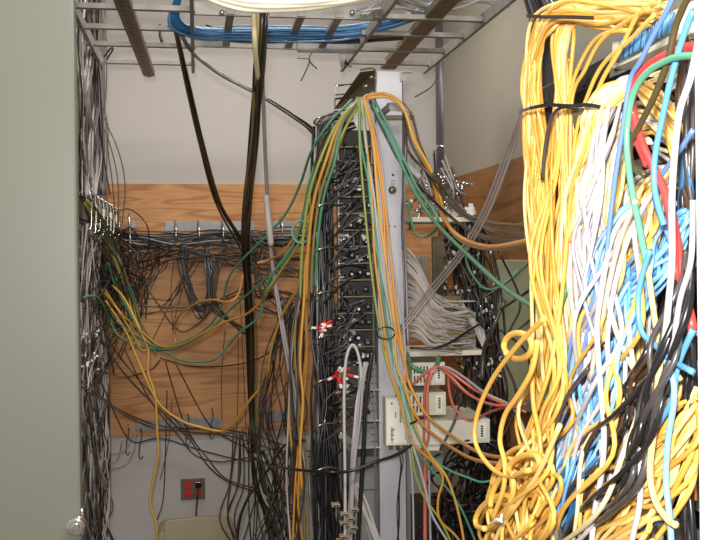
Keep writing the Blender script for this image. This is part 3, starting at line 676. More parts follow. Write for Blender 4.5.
# grey equipment chassis behind the post, stacked
for i, (y0, y1, lab) in enumerate(((365, 389, 'uppermost'), (392, 420, 'middle'), (423, 447, 'lowest'))):
    t = thing('rack_chassis', 'grey louvred equipment chassis left of the post, '+lab+' of three', 'network equipment', P(368, y1, RY+.1))
    mb = MB(); pbox(mb, 358, y0, 379, y1, RY+.03, .3); mb.build('case', 'grey_case', t, bevel=.002)
    for k in range(3):
        mb = MB(); pbox(mb, 371.5, y0+4+k*7, 378, y0+5.2+k*7, RY+.028, .004); mb.build('vent', 'dark_case', t)
    mb = MB(); pbox(mb, 357, y1+.4, 381, y1+1.9, RY-.01, .1); mb.build('lip', 'beige_case', t)
# lower: big grey body and multi pair cable with beige connectors
t = thing('rack_chassis', 'large plain grey chassis low in the rack behind the beige connectors', 'network equipment', P(368, 540, RY+.1))
mb = MB(); pbox(mb, 356, 456, 382, 620, RY+.1, .35); mb.build('case', 'grey_case', t, bevel=.003)
mb = MB(); pbox(mb, 357, 489, 382, 490.5, RY+.095, .01); mb.build('seam', 'dark_case', t)
for i in range(10):
    q = P(U(334, 356), 505+i*4.5, 2.84)
    root = thing('ribbon_connector', 'beige toothed connector stacked at the bottom beside the post', 'connector', q, 'beige connectors at the rack bottom')
    MB().box((q.x-.012, q.y-.01, q.z-.004), (q.x+.012, q.y+.02, q.z+.004)).build('body', 'card', root, bevel=.001)
    MB().box((q.x-.009, q.y-.012, q.z-.0015), (q.x+.009, q.y-.009, q.z+.002)).build('contacts', 'dark_case', root)
bundle([(352, 485, 2.9, 4), (362, 505, 2.9, 5), (372, 530, 2.9, 5), (384, 560, 2.9, 6)], 7, .0045, ['beige' if 0 else 'pinkish', 'light_grey', 'grey'], {'pinkish': 'pinkish grey cable fanning at the rack bottom', 'light_grey': 'light grey cable fanning at the rack bottom', 'grey': 'grey cable fanning at the rack bottom'},
       {'pinkish': 'pinkish cables at rack bottom', 'light_grey': 'light grey cables at rack bottom', 'grey': 'grey cables at rack bottom'}, mix=.1)
# transceiver box on the post
def device(x0, y0, x1, y1, Y, depth, m, name, label, cat, marks, parts=True):
    a = P(x0, y1, Y); b = P(x1, y0, Y)
    t = thing(name, label, cat, Vector(((a.x+b.x)/2, Y+depth/2, a.z)))
    mb = MB(); mb.box((a.x, Y, a.z), (b.x, Y+depth, b.z)); mb.build('case', m, t, bevel=.002)
    for (pn, u0, v0, u1, v1, mm, dd) in marks:      # fractions of the front face
        X0 = a.x+(b.x-a.x)*u0; X1 = a.x+(b.x-a.x)*u1; Z0 = b.z-(b.z-a.z)*v1; Z1 = b.z-(b.z-a.z)*v0
        MB().box((X0, Y-dd, Z0), (X1, Y+.001, Z1)).build(pn, mm, t)
    return t
mk = [('label', .06, .05, .94, .95, 'white_label', .0008)]
for k in range(11): mk.append(('print', .18, .62+.027*k, .24 + .1*R(), .635+.027*k, 'black_ink', .0012))
for k in range(9): mk.append(('print', .52, .22+.035*k, .60, .24+.035*k, 'black_ink', .0012))
for k in range(12): mk.append(('print', .68, .18+.03*k, .74, .195+.03*k, 'black_ink', .0012))
mk.append(('print', .2, .1, .26, .14, 'black_ink', .0012)); mk.append(('print', .36, .3, .39, .42, 'black_ink', .0012)); mk.append(('print', .2, .93, .27, .94, 'black_ink', .0012))
for k in range(6): mk.append(('red_print', .72, .68+.035*k, .84, .70+.035*k, 'red_ink', .0012))
dv = device(386, 397, 412, 446, RY-.06, .055, 'cream_case', 'media_converter', 'small cream device with printed label strapped to the rack post', 'network device', mk)
q = P(397, 397, RY-.05); MB().cyl(q, q+Vector((0, 0, .02)), .005, 8).cyl(q+Vector((0,0,.02)), q+Vector((0,0,.03)), .003, 8).build('antenna_stub', 'tin', dv, True)
for x in (391, 398, 405):
    q = P(x, 447, RY-.04); MB().box((q.x-.006, q.y-.005, q.z-.008), (q.x+.006, q.y+.01, q.z+.002)).build('port', 'olive_metal', dv)
cable([(398, 448, 2.95), (401, 465, 2.93), (399, 490, 2.93), (399, 520, 2.93), (396, 560, 2.93)], .003, 'black', 'black lead hanging from the cream device down the post')
cable([(401, 448, 2.95), (403, 462, 2.92), (400, 480, 2.93), (397, 510, 2.93), (400, 560, 2.93)], .002, 'brown', 'thin twisted brown lead hanging below the cream device')
# ---- right side shelves and devices
def shelf(x0, x1, y0, y1, Y, label):
    t = thing('equipment_shelf', label, 'shelf', P((x0+x1)/2, y1, Y))
    mb = MB(); pbox(mb, x0, y0, x1, y1, Y, .22); mb.build('board', 'beige_case', t, bevel=.002)
    mb = MB(); pbox(mb, x0, y1, x0+2, y1+8, Y+.01, .02); pbox(mb, x1-3, y1, x1-1, y1+8, Y+.01, .02); mb.build('bracket', 'dark_steel', t)
shelf(410, 472, 217, 222, 3.05, 'white shelf edge holding silver connectors right of the post')
shelf(409, 484, 350, 357, 3.05, 'white shelf edge under the silver cable fan')
def marks_mod(sl=True, extra=0):
    m = [('label', .70, .12, .90, .86, 'white_label', .001)]
    for k in range(5): m.append(('print', .78, .24+.1*k, .84, .31+.1*k, 'black_ink', .0015))
    if sl:
        for k in range(5):
            for r_ in (0, 1): m.append(('vent', .06+.095*k, .16+.40*r_, .10+.095*k, .46+.40*r_, 'dark_case', .0012))
    return m
device(412, 362, 445, 386, RY+.06, .28, 'cream_case', 'network_module', 'white vented module directly under the long shelf', 'network device', marks_mod())
device(411, 392, 446, 416, RY+.06, .28, 'cream_case', 'network_module', 'white vented module second below the long shelf', 'network device', marks_mod())
device(411, 419, 490, 446, RY+.02, .30, 'cream_case', 'network_module', 'longest white module at the bottom with small label at right', 'network device', [('label', .84, .14, .95, .82, 'white_label', .001)] + [('print', .88, .26+.1*k, .91, .33+.1*k, 'black_ink', .0015) for k in range(5)])
device(409, 443, 440, 452, RY+.03, .2, 'cream_case', 'network_module', 'thin white module edge under the longest module', 'network device', [])
# silver cable fan to the patch block
t = thing('patch_block', 'grey connector block full of plugs above the long shelf', 'patch panel', P(462, 345, 3.1))
mb = MB(); pbox(mb, 446, 296, 462, 349, 3.12, .05); mb.build('housing', 'olive_metal', t, bevel=.002)
mb = MB(); pbox(mb, 462, 312, 476, 349, 3.14, .05); mb.build('housing', 'grey_case', t, bevel=.002)
for k in range(26):
    q = P(448+(k % 2)*8+U(-1, 1), 300+(k//2)*3.8, 3.10); MB().box((q.x-.006, q.y-.01, q.z-.004), (q.x+.006, q.y+.02, q.z+.004)).build('plug', random.choice(['tin', 'clear_plug', 'olive_metal']), t)
FL = {'light_grey': 'light grey cable fanning from the post into the connector block', 'grey': 'grey cable fanning from the post into the connector block', 'olive': 'olive grey cable fanning from the post into the connector block'}
FG = {'light_grey': 'light grey fan cables', 'grey': 'grey fan cables', 'olive': 'olive fan cables'}
for i in range(88):
    f = i/87; c = random.choice(['light_grey', 'grey', 'grey', 'olive'])
    y0 = 248+f*88+U(-3, 3); y1 = 298+f*48+U(-4, 4); sag = 8+18*(1-f)+U(-4, 8)
    cable([(407, y0, 3.03), (418, y0+14*(1-f)+U(-2, 2), 3.0), (432, (y0+y1)/2+sag*.6, 3.0), (446, y1+U(-2, 2)+sag*.1, 3.02), (U(450, 476), y1+U(-2, 10), 3.06)], .0026, c, FL[c], group=FG[c], name='fan_cable')
for i in range(10):
    cable([(462+U(-3, 3), 300+U(0, 20), 3.1), (470, 318+U(-4, 4), 3.1), (480+U(-2, 4), 335+U(-5, 5), 3.1), (484, 350, 3.1)], .0024, 'light_grey', 'thin light grey cable leaving the connector block to the right', group='thin cables right of the connector block', name='fan_cable')
# dark pieces behind: wooden dark back and vertical bunch of dark cables with bright tips
bundle([(415, 255, 3.4, 6), (425, 300, 3.4, 8), (432, 345, 3.4, 8)], 10, .004, ['olive', 'grey'], {'olive': 'olive cable behind the silver fan', 'grey': 'grey cable behind the silver fan'}, {'olive': 'olive cables behind the fan', 'grey': 'grey cables behind the fan'})
t = MB(); a = P(408, 255, 3.7); b = P(430, 300, 3.7); t.box((a.x, 3.7, b.z), (b.x, 3.74, a.z)); tag(t.build('card_box', 'card', None, bevel=.003), 'tan cardboard panel behind the upper end of the silver fan', 'box')
t = MB(); pbox(t, 434, 236, 447, 350, 3.75, .03); tag(t.build('wall_plate', 'olive_metal', None, bevel=.002), 'tall dark olive metal plate behind the silver fan', 'panel')
RB = 'black cable in the dark vertical bunch right of the silver fan'
bundle([(462, 215, 3.3, 12), (470, 250, 3.3, 18), (478, 300, 3.3, 18), (484, 350, 3.3, 18), (485, 400, 3.3, 26), (490, 450, 3.3, 26), (480, 500, 3.3, 34), (470, 570, 3.3, 40)], 60, .0045, ['black', 'black', 'dark_grey', 'brown'],
       {'black': RB, 'dark_grey': 'dark grey cable in the dark vertical bunch right of the silver fan', 'brown': 'brown cable in the dark vertical bunch right of the silver fan'},
       {'black': 'black cables right of the fan', 'dark_grey': 'dark grey cables right of the fan', 'brown': 'brown cables right of the fan'}, mix=.45, noise=2, plug_end='start', trim=.7)
for i in range(80):
    x = random.choice([U(442, 462), U(470, 494)]); y = U(235, 345) if x > 465 else U(235, 300)
    if R() < .18: x, y = U(455, 500), U(355, 385)
    q = P(x, y, 3.18); d = Vector((U(-.6, .6), -.3, U(-1, 1))).normalized()
    root = thing('modular_plug', 'small clear plug glinting in the dark bunch right of the fan', 'connector', q, 'clear plugs right of the fan')
    MB().bar(q, q+d*.013, .007, .005).build('body', random.choice(['clear_plug', 'tin', 'tin']), root, bevel=.001)
    MB().bar(q-d*.012, q, .007, .006).build('boot', 'black_plastic', root, bevel=.001)
# silver connectors on the upper shelf
for i in range(46):
    q = P(U(412, 462), U(178, 214), 3.08+U(0, .1)); d = Vector((U(-1, 1), -.2, U(-1, 1))).normalized()
    root = thing('coax_connector', 'small silver connector in the heap on the upper white shelf', 'connector', q, 'silver connectors on the upper shelf')
    MB().cyl(q, q+d*.03, .0055, 8).build('barrel', 'tin', root, True)
    MB().cyl(q+d*.03, q+d*.04, .0035, 8).build('tip', 'chrome', root, True)
for i in range(18):
    x = U(408, 445)
    cable([(x, U(150, 180), 3.08), (x+U(4, 12), U(180, 195), 3.05), (x+U(10, 24), U(195, 214), 3.1)], .0035, random.choice(['dark_grey', 'black', 'grey']), 'short dark cable lying among the silver connectors', group='short cables among the silver connectors')
t = MB(); t.bar(P(403, 162, 3.0), P(420, 178, 3.0), .03, .02); tag(t.build('metal_tube', 'alu', None, bevel=.006), 'short grey metal block slanting above the silver connectors', 'bracket')
# bar of dark cables next to the post
bundle([(404, 112, 2.95, 2), (405, 150, 2.95, 2), (403, 220, 2.96, 2), (406, 300, 2.96, 2), (408, 345, 2.96, 3)], 5, .004, ['dark_grey', 'black', 'lilac'], {'dark_grey': 'dark grey cable lining the right edge of the post', 'black': 'black cable lining the right edge of the post', 'lilac': 'lilac cable lining the right edge of the post'},
       {'dark_grey': 'dark grey cables on the post edge', 'black': 'black cables on the post edge', 'lilac': 'lilac cables on the post edge'}, mix=.2, noise=.4)
# post front bundle of green, yellow, white
def fb(dx, c, lab, tail=None, r=.0045, Y=2.86):
    r *= .85
    pts = [(362+dx*.3, 97, Y), (368+dx*.7, 140, Y), (374+dx, 200, Y), (380+dx, 260, Y), (388+dx, 320, Y), (396+dx, 365, Y)]
    pts += tail or [(406+dx, 410, Y), (420+dx, 445, Y), (440+dx, 475, Y), (462+dx, 505, Y), (480+dx, 545, Y)]
    pts = [(p[0]+(random.gauss(0, 2.2) if 120 < p[1] < 500 else 0), *p[1:]) for p in pts]
    cable(pts, r, c, lab)
fb(-3, 'green', 'green cable down the post front, leftmost of the rack strand')
fb(0, 'bright_green', 'bright green cable down the post front that bends toward the yellow coils', [(404, 400), (420, 438), (440, 465), (470, 478), (483, 482), (500, 478), (530, 470)])
fb(-5, 'amber', 'amber cable down the post front beside the ring ladder', [(400, 395), (412, 440), (430, 462), (443, 478), (438, 500), (440, 520), (455, 535), (470, 556)], r=.005)
fb(4, 'yellow', 'yellow cable down the post front that splits right above the floor', [(404, 390), (416, 432), (432, 455), (444, 475), (455, 500), (462, 530), (466, 560)], r=.005)
fb(7, 'orange', 'orange cable down the post front curving right to the yellow coils', [(408, 390, 2.86), (420, 420, 2.8), (440, 440, 2.6), (470, 458, 2.2), (500, 464, 1.8), (525, 464, 1.5)], r=.0055)
fb(9, 'amber', 'amber cable down the post front running right under the white modules', [(412, 385, 2.86), (424, 415, 2.8), (446, 434, 2.6), (475, 452, 2.2), (505, 458, 1.8), (530, 460, 1.5)], r=.0055)
fb(-1, 'white', 'white cable within the strand down the post front', [(402, 400), (410, 440), (418, 465), (424, 490), (432, 515), (450, 545)])
fb(-8, 'lime', 'yellow-green cable on the inner edge of the strand at the post', [(402, 402), (408, 430), (418, 470), (426, 496), (440, 520), (455, 550)])
fb(11, 'lilac', 'pale lilac cable crossing the front of the post', [(403, 390), (408, 430), (412, 480), (414, 560)], r=.004)
cable([(366, 96, 2.88), (385, 94, 2.86), (402, 105, 2.85), (413, 135, 2.86), (424, 160, 2.88), (434, 185, 2.9), (440, 210, 2.85), (450, 228, 2.6), (465, 240, 2.4), (490, 247, 2.1), (520, 243, 1.7), (548, 235, 1.5)], .0058, 'orange', 'orange cable swagging right from rack top to the yellow curtain')
cable([(366, 98, 2.88), (388, 97, 2.86), (404, 110, 2.85), (414, 140, 2.86), (430, 168, 2.88), (438, 190, 2.9), (444, 212, 2.85), (452, 232, 2.6), (470, 245, 2.4), (500, 249, 2.1), (530, 243, 1.7)], .0052, 'yellow', 'yellow cable swagging right from rack top beside the orange one')
SW = [[(368, 97), (392, 98), (410, 112), (420, 145), (434, 175), (448, 200), (468, 215), (495, 223), (525, 225), (570, 215), (598, 200)],
      [(370, 100), (384, 130), (398, 158), (420, 185), (445, 212), (470, 230), (500, 240), (540, 236), (575, 222), (605, 195)],
      [(370, 102), (386, 136), (402, 165), (425, 192), (450, 216), (478, 236), (510, 243), (545, 240), (580, 225), (602, 205)],
      [(404, 112), (410, 140), (420, 160), (432, 180), (450, 205), (475, 222), (505, 232), (540, 232), (572, 220), (600, 203)],
      [(404, 118), (408, 150), (425, 170), (445, 190), (462, 210), (485, 228), (515, 236), (550, 230), (585, 214)]]
for i, pts in enumerate(SW):
    n = len(pts); w = []
    for k, p in enumerate(pts):
        dd = 2.88 if p[0] < 440 else 2.88 - (p[0]-440)/160*1.85
        w.append((p[0], p[1], max(1.05, dd)))
    cable(w, .0042, ['olive_dark', 'brown', 'black', 'olive_dark', 'brown'][i], ['dark olive', 'brown', 'black', 'dark olive', 'brown'][i]+' cable swagging from the rack top to the right curtain', group=['dark olive', 'brown', 'black', 'dark olive', 'brown'][i]+' swag cables to the right')
GS = [(372, 104, 2.88), (388, 135, 2.87), (402, 165, 2.86), (415, 192, 2.85), (435, 222, 2.7), (465, 252, 2.4), (497, 282, 2.0), (530, 305, 1.6), (565, 320, 1.25), (600, 322, 1.05), (625, 314, .95)]
cable(GS, .0052, 'green', 'long green cable sweeping right from the rack top across the yellow curtain')
cable([(p[0]+3, p[1]-3, p[2]) for p in GS[:5]]+[(430, 235, 2.9), (418, 236, 2.95), (412, 224, 3), (408, 200, 3)], .0045, 'green', 'green cable curling back in a small hook near the upper shelf')
cable([(470, 225, 3), (466, 260, 3), (480, 285, 3), (493, 289, 3), (505, 282, 3), (520, 268, 3)], .004, 'green', 'thin green cable arc above the dark bunch')
cable([(408, 356, 3), (412, 366, 2.95), (425, 372, 2.95), (436, 366, 2.95), (439, 357, 3)], .007, 'green', 'dark green cable hanging in a small U under the long shelf')
# grey triple diagonal
for i, (dx_, c, l) in enumerate(((-3.2, 'lilac', 'pale lilac cable, upper left of three diagonal cables toward the post'), (.2, 'pinkish', 'pinkish grey cable, middle of three diagonal cables toward the post'), (3.6, 'light_grey', 'light grey cable, lower right of three diagonal cables toward the post'))):
    cable([(548+dx_*.7, -180, 1.45), (541+dx_*.7, -60, 1.5), (534+dx_*.7, 30, 1.55), (530+dx_*.7, 75, 1.6), (520+dx_*.8, 120, 1.7), (506+dx_, 160, 1.9), (484+dx_, 215, 2.2), (460+dx_, 255, 2.5), (430+dx_*.6, 292+dx_*.6, 2.75), (398, 333+dx_*1.2, 2.9)], .0029, c, l, n=8)
# salmon group
SA = [[(413, 455, 2.95), (428, 440, 2.9), (427, 400, 2.9), (430, 378, 2.9), (438, 368, 2.9), (450, 376, 2.85), (470, 395, 2.8), (495, 405, 2.7), (526, 404, 2.6)],
      [(412, 385, 2.95), (425, 373, 2.92), (437, 367, 2.9), (450, 372, 2.85), (475, 390, 2.8), (500, 402, 2.7), (526, 412, 2.6)],
      [(448, 376, 2.9), (450, 395, 2.9), (456, 410, 2.9), (470, 420, 2.88), (490, 412, 2.8), (508, 406, 2.7), (528, 398, 2.6)],
      [(424, 470, 2.95), (424, 420, 2.95), (426, 382, 2.92), (434, 369, 2.9), (442, 369, 2.9), (465, 392, 2.85), (490, 404, 2.75), (520, 408, 2.6)]]
for pts in SA: cable(pts, .0044, 'salmon', 'salmon pink cable arching from the white modules to the right', group='salmon cables by the white modules')
cable([(430, 373, 2.9), (445, 367, 2.9), (462, 376, 2.85), (485, 393, 2.75), (508, 404, 2.7), (518, 415, 2.65), (528, 440, 2.6)], .0044, 'lilac', 'lilac cable running along the salmon cables')
cable([(425, 445, 2.9), (425, 490, 2.9), (425, 560, 2.9)], .006, 'salmon', 'salmon cable dropping straight to the floor beside the post')
cable([(429, 470, 2.9), (430, 520, 2.9), (431, 560, 2.9)], .004, 'lilac', 'lilac cable dropping straight to the floor beside the salmon one')
cable([(462, 392, 2.95), (455, 420, 2.9), (440, 450, 2.9)], .004, 'dark_grey', 'dark grey cable slanting in front of the longest module', )
cable([(505, 300, 2.6), (492, 330, 2.6), (484, 350, 2.7), (482, 380, 2.7)], .006, 'dark_grey', 'dark grey cable curving beside the long shelf end')
cable([(410, 348, 2.9), (440, 347, 2.88), (470, 330, 2.8), (500, 310, 2.6), (530, 290, 2.4)], .0042, 'black', 'black cable rising right over the silver fan')
for pts in ([(488, 345), (505, 340), (530, 320)], [(498, 250), (520, 300), (510, 330), (495, 360)], [(500, 330), (525, 350), (532, 380)], [(480, 300), (510, 280), (530, 262)]):
    cable([(p[0], p[1], 2.9) for p in pts], .0036, 'black', 'black cable crossing in front of the pale green panel', group='black cables before the green panel')
# lower coils of black cables
for i in range(44):
    cx, cy = U(440, 530), U(470, 545); rx, ry = U(10, 40), U(12, 40); st = U(0, 6.28)
    pts = [(cx+math.cos(st+k*.6)*rx, cy+math.sin(st+k*.6)*ry, U(3.0, 3.2)) for k in range(8)]
    c = random.choice(['black', 'black', 'dark_grey', 'brown'])
    cable(pts, .0042, c, {'black': 'black', 'dark_grey': 'dark grey', 'brown': 'brown'}[c]+' cable coiled in the dark heap below the white modules', group={'black': 'black', 'dark_grey': 'dark grey', 'brown': 'brown'}[c]+' coils in the dark heap', name='coiled_cable')
# black crate with grid
t = thing('plastic_crate', 'black grid sided plastic crate on the floor right of the post', 'crate', P(452, 600, 3.2)); t.location.z = max(0, t.location.z)
a = P(430, 600, 3.2); b = P(520, 492, 3.2)
mb = MB()
for i in range(15):
    x = a.x+(b.x-a.x)*i/14; mb.box((x-.004, 3.2, max(.02, a.z)), (x+.004, 3.21, b.z))
z = b.z
while z > .05: mb.box((a.x, 3.2, z-.006), (b.x, 3.212, z)); z -= .03
mb.build('front_grid', 'black_plastic', t)
MB().box((a.x, 3.212, .01), (b.x, 3.5, b.z-.06)).build('tub', 'dark_case', t, bevel=.005)

# ------------------------------------------------------------------ right rack (face parallel to the right wall)
XF = .488
def pxy(px): return PX(px, 258, XF).y
yN, yFr = .86, pxy(528)
t = thing('equipment_rack', 'dark equipment rack at right hidden behind the cable curtain', 'equipment rack', (XF, 1.1, 0))
MB().box((XF+.004, yN-.02, .0), (XF+.03, yN+.012, 2.3)).build('post', 'dark_case', t)
MB().box((XF+.004, yFr-.03, .0), (XF+.03, yFr, 2.3)).build('post', 'dark_case', t)
MB().box((XF+.45, yN-.02, .0), (XF+.48, yFr, 2.3)).build('side_panel', 'dark_case', t)
MB().box((XF, yN-.02, 2.28), (XF+.48, yFr, 2.31)).build('top_panel', 'dark_case', t)
def switch(pyc, h, case, label, port='dark_case', stripe=None, x=XF):
    """a rack unit whose centre line passes picture height pyc at px 650"""
    c = PX(650, pyc, x); z0 = c.z-h/2; z1 = c.z+h/2
    t = thing('network_switch', label, 'network switch', (x, (yN+yFr)/2, z0))
    MB().box((x, yN+.012, z0), (x+.30, yFr-.03, z1)).build('case', 'dark_case', t, bevel=.002)
    if case != 'dark_case': MB().box((x-.0015, yN+.013, z0+.001), (x, PX(612, 258, XF).y, z1-.001)).build('front_strip', case, t)
    L = yFr-.045-(yN+.03)
    for k in range(12):
        y = yN+.06+k*L/13
        MB().box((x-.002, y, z0+h*.2), (x+.002, y+.016, z0+h*.2+.014)).build('port', port, t)
    return t, z0, z1
sw = [(48, .03, 'grey_case', 'light grey switch with red print, topmost behind the cable curtain'), (118, .044, 'dark_case', 'dark switch second from the top behind the cable curtain'), (170, .03, 'grey_case', 'grey switch third from the top behind the cable curtain'),
      (228, .07, 'dark_case', 'tall dark switch in the middle behind the cable curtain'), (300, .06, 'dark_case', 'dark switch behind the blue cables'), (385, .05, 'dark_case', 'dark switch between the two black cable strands'), (460, .06, 'grey_case', 'grey switch low behind the yellow knots'), (525, .05, 'grey_case', 'grey switch lowest behind the cable curtain')]
for i, a in enumerate(sw):
    t, z0, z1 = switch(*a)
    if i == 0:
        XP = XF-.024; ya_, yb_ = PX(612, 60, XP).y, PX(692, 40, XP).y
        MB().box((XF-.024, yb_, z0), (XF, ya_, z1)).build('faceplate', 'cream_case', t, bevel=.001)
        y0 = PX(619, 60, XP).y; y1 = PX(630, 60, XP).y
        for k in range(4):
            yy = y0+(y1-y0)*k/4; MB().box((XF-.0248, yy+(y1-y0)*.17, z0+.012), (XF-.0235, yy, z0+.018)).build('red_print', 'red_ink', t)
        y0 = PX(648, 50, XP).y; y1 = PX(681, 50, XP).y
        MB().box((XF-.0255, y1, z0+.004), (XF-.0235, y0, z1-.005)).build('label', 'white_label', t)
        for k in range(5):
            yy = y0+(y1-y0)*(.2+.12*k); MB().box((XF-.0262, yy+(y1-y0)*.06, z0+.012), (XF-.025, yy, z0+.018)).build('print', 'black_ink', t)
BLK = 'bundle'
# dark feed at the very top left of the rack
bundle([(515, -60, .44, 12), (530, -25, .44, 14), (546, 16, .45, 16)], 22, .0026, ['black', 'dark_grey'], {'black': 'black cable rising at the top left of the yellow curtain', 'dark_grey': 'dark grey cable rising at the top left of the yellow curtain'}, {'black': 'black cables rising above the curtain', 'dark_grey': 'dark grey cables rising above the curtain'}, mode='X', mix=.08, noise=.4)
def L(color_words, where): return {c: w+' '+where for c, w in color_words.items()}
YW = {'yellow': 'yellow', 'flashlit_yellow': 'flash-paled yellow', 'cream': 'cream', 'amber': 'amber', 'peach': 'peach'}
def grp(cw, g): return {c: w+' '+g for c, w in cw.items()}
def yb(pts, n, cols, where, g, r=.0023, **k):
    n = int(n*1.3); k['mix'] = k.get('mix', .2)*1.35
    pts = [(p[0], p[1], p[2], p[3]*1.2) for p in pts]
    cw = {**YW, 'white': 'white', 'lilac': 'lilac', 'blue': 'blue', 'pale_blue': 'pale blue', 'slate_blue': 'slate blue', 'deep_blue': 'deep blue', 'black': 'black', 'dark_grey': 'dark grey', 'brown': 'brown', 'light_grey': 'light grey', 'olive': 'olive', 'lime': 'yellow-green', 'green': 'green', 'red': 'red'}
    bundle(pts, n, r, cols, L(cw, where), grp(cw, g), mode='X', **k)
# strand A: over the top and down the left edge
yb([(665, 20, .47, 16), (640, 14, .46, 14), (600, 12, .45, 12), (565, 10, .43, 8), (543, 22, .42, 8), (534, 50, .42, 9), (531, 90, .42, 10), (533, 140, .42, 12), (536, 200, .42, 12), (540, 260, .42, 12), (545, 320, .42, 14), (548, 390, .41, 16), (545, 440, .40, 18), (535, 500, .38, 20), (525, 560, .38, 20)], 24,
   ['yellow', 'yellow', 'yellow', 'flashlit_yellow', 'amber'], 'cable arching over the top and falling at the left edge of the curtain', 'cables of the left edge strand', mix=.22, noise=1)
# strand B: wide strap of pale cables
yb([(668, 14, .47, 8), (630, 20, .46, 8), (595, 16, .45, 8), (572, 18, .44, 8), (563, 40, .43, 9), (562, 90, .43, 8), (566, 140, .43, 9), (570, 200, .43, 12), (566, 270, .42, 14), (562, 340, .42, 14), (556, 420, .41, 14), (548, 500, .40, 18), (545, 560, .40, 18)], 22,
   ['flashlit_yellow', 'yellow', 'flashlit_yellow', 'yellow'], 'cable in the broad strap falling behind the black tie', 'cables of the broad strap', mix=.18, noise=.8)
# strand C loose yellow diagonals
for i, pts in enumerate(([(650, 8), (625, 22), (600, 42), (585, 70), (572, 100), (570, 180), (566, 300)], [(655, 14), (630, 40), (605, 62), (590, 90), (575, 140), (572, 220), (574, 320)], [(628, 30), (600, 36), (582, 60), (570, 95), (566, 150), (572, 240), (566, 330)], [(660, 2), (640, 12), (620, 50), (600, 85), (585, 130), (582, 200), (590, 290)])):
    cable([(p[0], p[1], .42) for p in pts], .0023, 'yellow', 'loose yellow cable slanting over the gap beside the top switch', group='loose slanting yellow cables', mode='X')
# strand D: pale cables from the panel arching left and down
yb([(694, 64, .47, 6), (662, 80, .46, 6), (632, 88, .44, 6), (609, 98, .42, 8), (596, 115, .41, 9), (590, 150, .41, 12), (580, 200, .41, 14), (578, 260, .41, 16), (580, 330, .41, 18), (575, 400, .41, 20), (565, 460, .40, 20), (555, 560, .40, 20)], 30,
   ['flashlit_yellow', 'cream', 'flashlit_yellow', 'yellow', 'cream', 'cream'], 'cable arching under the top switch into the curtain middle', 'cables of the middle strand', mix=.22, noise=1)
# strand E: second arch, from second switch
yb([(690, 150, .47, 14), (665, 130, .46, 14), (640, 120, .45, 14), (618, 150, .43, 10), (606, 200, .42, 12), (598, 260, .42, 16), (600, 330, .42, 18), (608, 400, .42, 20), (605, 460, .41, 20), (595, 560, .41, 24)], 26,
   ['flashlit_yellow', 'cream', 'yellow', 'white'], 'cable arching from the second switch down the curtain', 'cables of the second arch', mix=.25, noise=1.2)
yb([(692, 160, .46, 16), (675, 130, .45, 16), (655, 100, .44, 14), (640, 85, .45, 10)], 14, ['yellow', 'flashlit_yellow'], 'short cable slanting right below the top switch', 'short slanting cables', mix=.1, noise=.8)
# strand F from mid panels
yb([(680, 175, .47, 8), (660, 178, .45, 10), (640, 195, .44, 12), (628, 230, .43, 12), (622, 280, .43, 14), (618, 340, .43, 16), (625, 400, .43, 20), (635, 450, .43, 20), (630, 500, .42, 22), (620, 560, .42, 24)], 26,
   ['flashlit_yellow', 'cream', 'white', 'yellow', 'peach'], 'cable falling from the middle switch through the right curtain', 'cables of the right curtain', mix=.3, noise=1.5)
yb([(690, 240, .47, 8), (655, 270, .45, 10), (640, 310, .44, 14), (632, 370, .44, 16), (640, 430, .44, 16), (650, 480, .44, 16), (648, 560, .44, 18)], 16, ['yellow', 'flashlit_yellow', 'cream', 'white'], 'cable filling the lower right of the curtain', 'cables in the lower right curtain', mix=.5, noise=2.5)
# white and lilac in the middle
yb([(655, 82, .47, 6), (625, 92, .45, 6), (604, 130, .41, 8), (592, 190, .40, 12), (585, 240, .395, 12), (588, 300, .395, 14), (590, 360, .395, 16), (580, 420, .395, 16), (565, 500, .39, 18), (560, 560, .39, 18)], 14, ['white', 'lilac', 'white', 'light_grey'], 'cable threading through the middle of the curtain', 'threading cables', mix=.35, noise=1.5)
# blue strands
yb([(690, 215, .44, 8), (665, 240, .42, 14), (645, 270, .405, 14), (625, 305, .40, 15), (605, 345, .395, 16), (592, 390, .39, 15), (580, 435, .385, 14), (560, 480, .38, 16), (545, 530, .38, 14), (535, 565, .38, 14)], 34,
   ['blue', 'pale_blue', 'pale_blue', 'blue'], 'cable in the dense blue strand down the curtain middle', 'cables of the dense strand', r=.0019, mix=.45, noise=2, trim=.25)
yb([(680, 170, .47, 6), (655, 190, .44, 10), (640, 230, .40, 14), (625, 280, .395, 18), (605, 330, .39, 22), (598, 390, .385, 24), (590, 450, .38, 20), (572, 510, .375, 18), (560, 560, .375, 16)], 13, ['flashlit_yellow', 'cream', 'yellow', 'white', 'lilac'], 'cable woven in front of the blue strand', 'cables woven before the blue strand', mix=.45, noise=2)
yb([(562, 60, .45, 6), (558, 160, .43, 10), (550, 260, .40, 14), (552, 360, .38, 16), (548, 420, .375, 22), (535, 470, .37, 24), (525, 520, .365, 24), (520, 565, .365, 24)], 14, ['yellow', 'yellow', 'flashlit_yellow', 'amber'], 'cable running down into the coiled heap', 'cables running into the coiled heap', mix=.45, noise=2)
yb([(650, 200, .44, 6), (625, 215, .42, 8), (608, 250, .40, 8), (590, 300, .39, 10), (575, 350, .39, 8), (566, 400, .39, 8), (560, 440, .385, 8), (545, 500, .38, 10)], 10, ['slate_blue', 'pale_blue', 'lilac'], 'cable on the left flank of the dense blue strand', 'flank cables of the blue strand', mix=.3, noise=1.5)
yb([(608, 400, .40, 14), (596, 440, .39, 14), (578, 480, .38, 16), (560, 520, .38, 14), (548, 560, .38, 14)], 14, ['blue', 'deep_blue', 'pale_blue'], 'cable at the bottom of the dense blue strand', 'lower cables of the blue strand', mix=.35, noise=2)
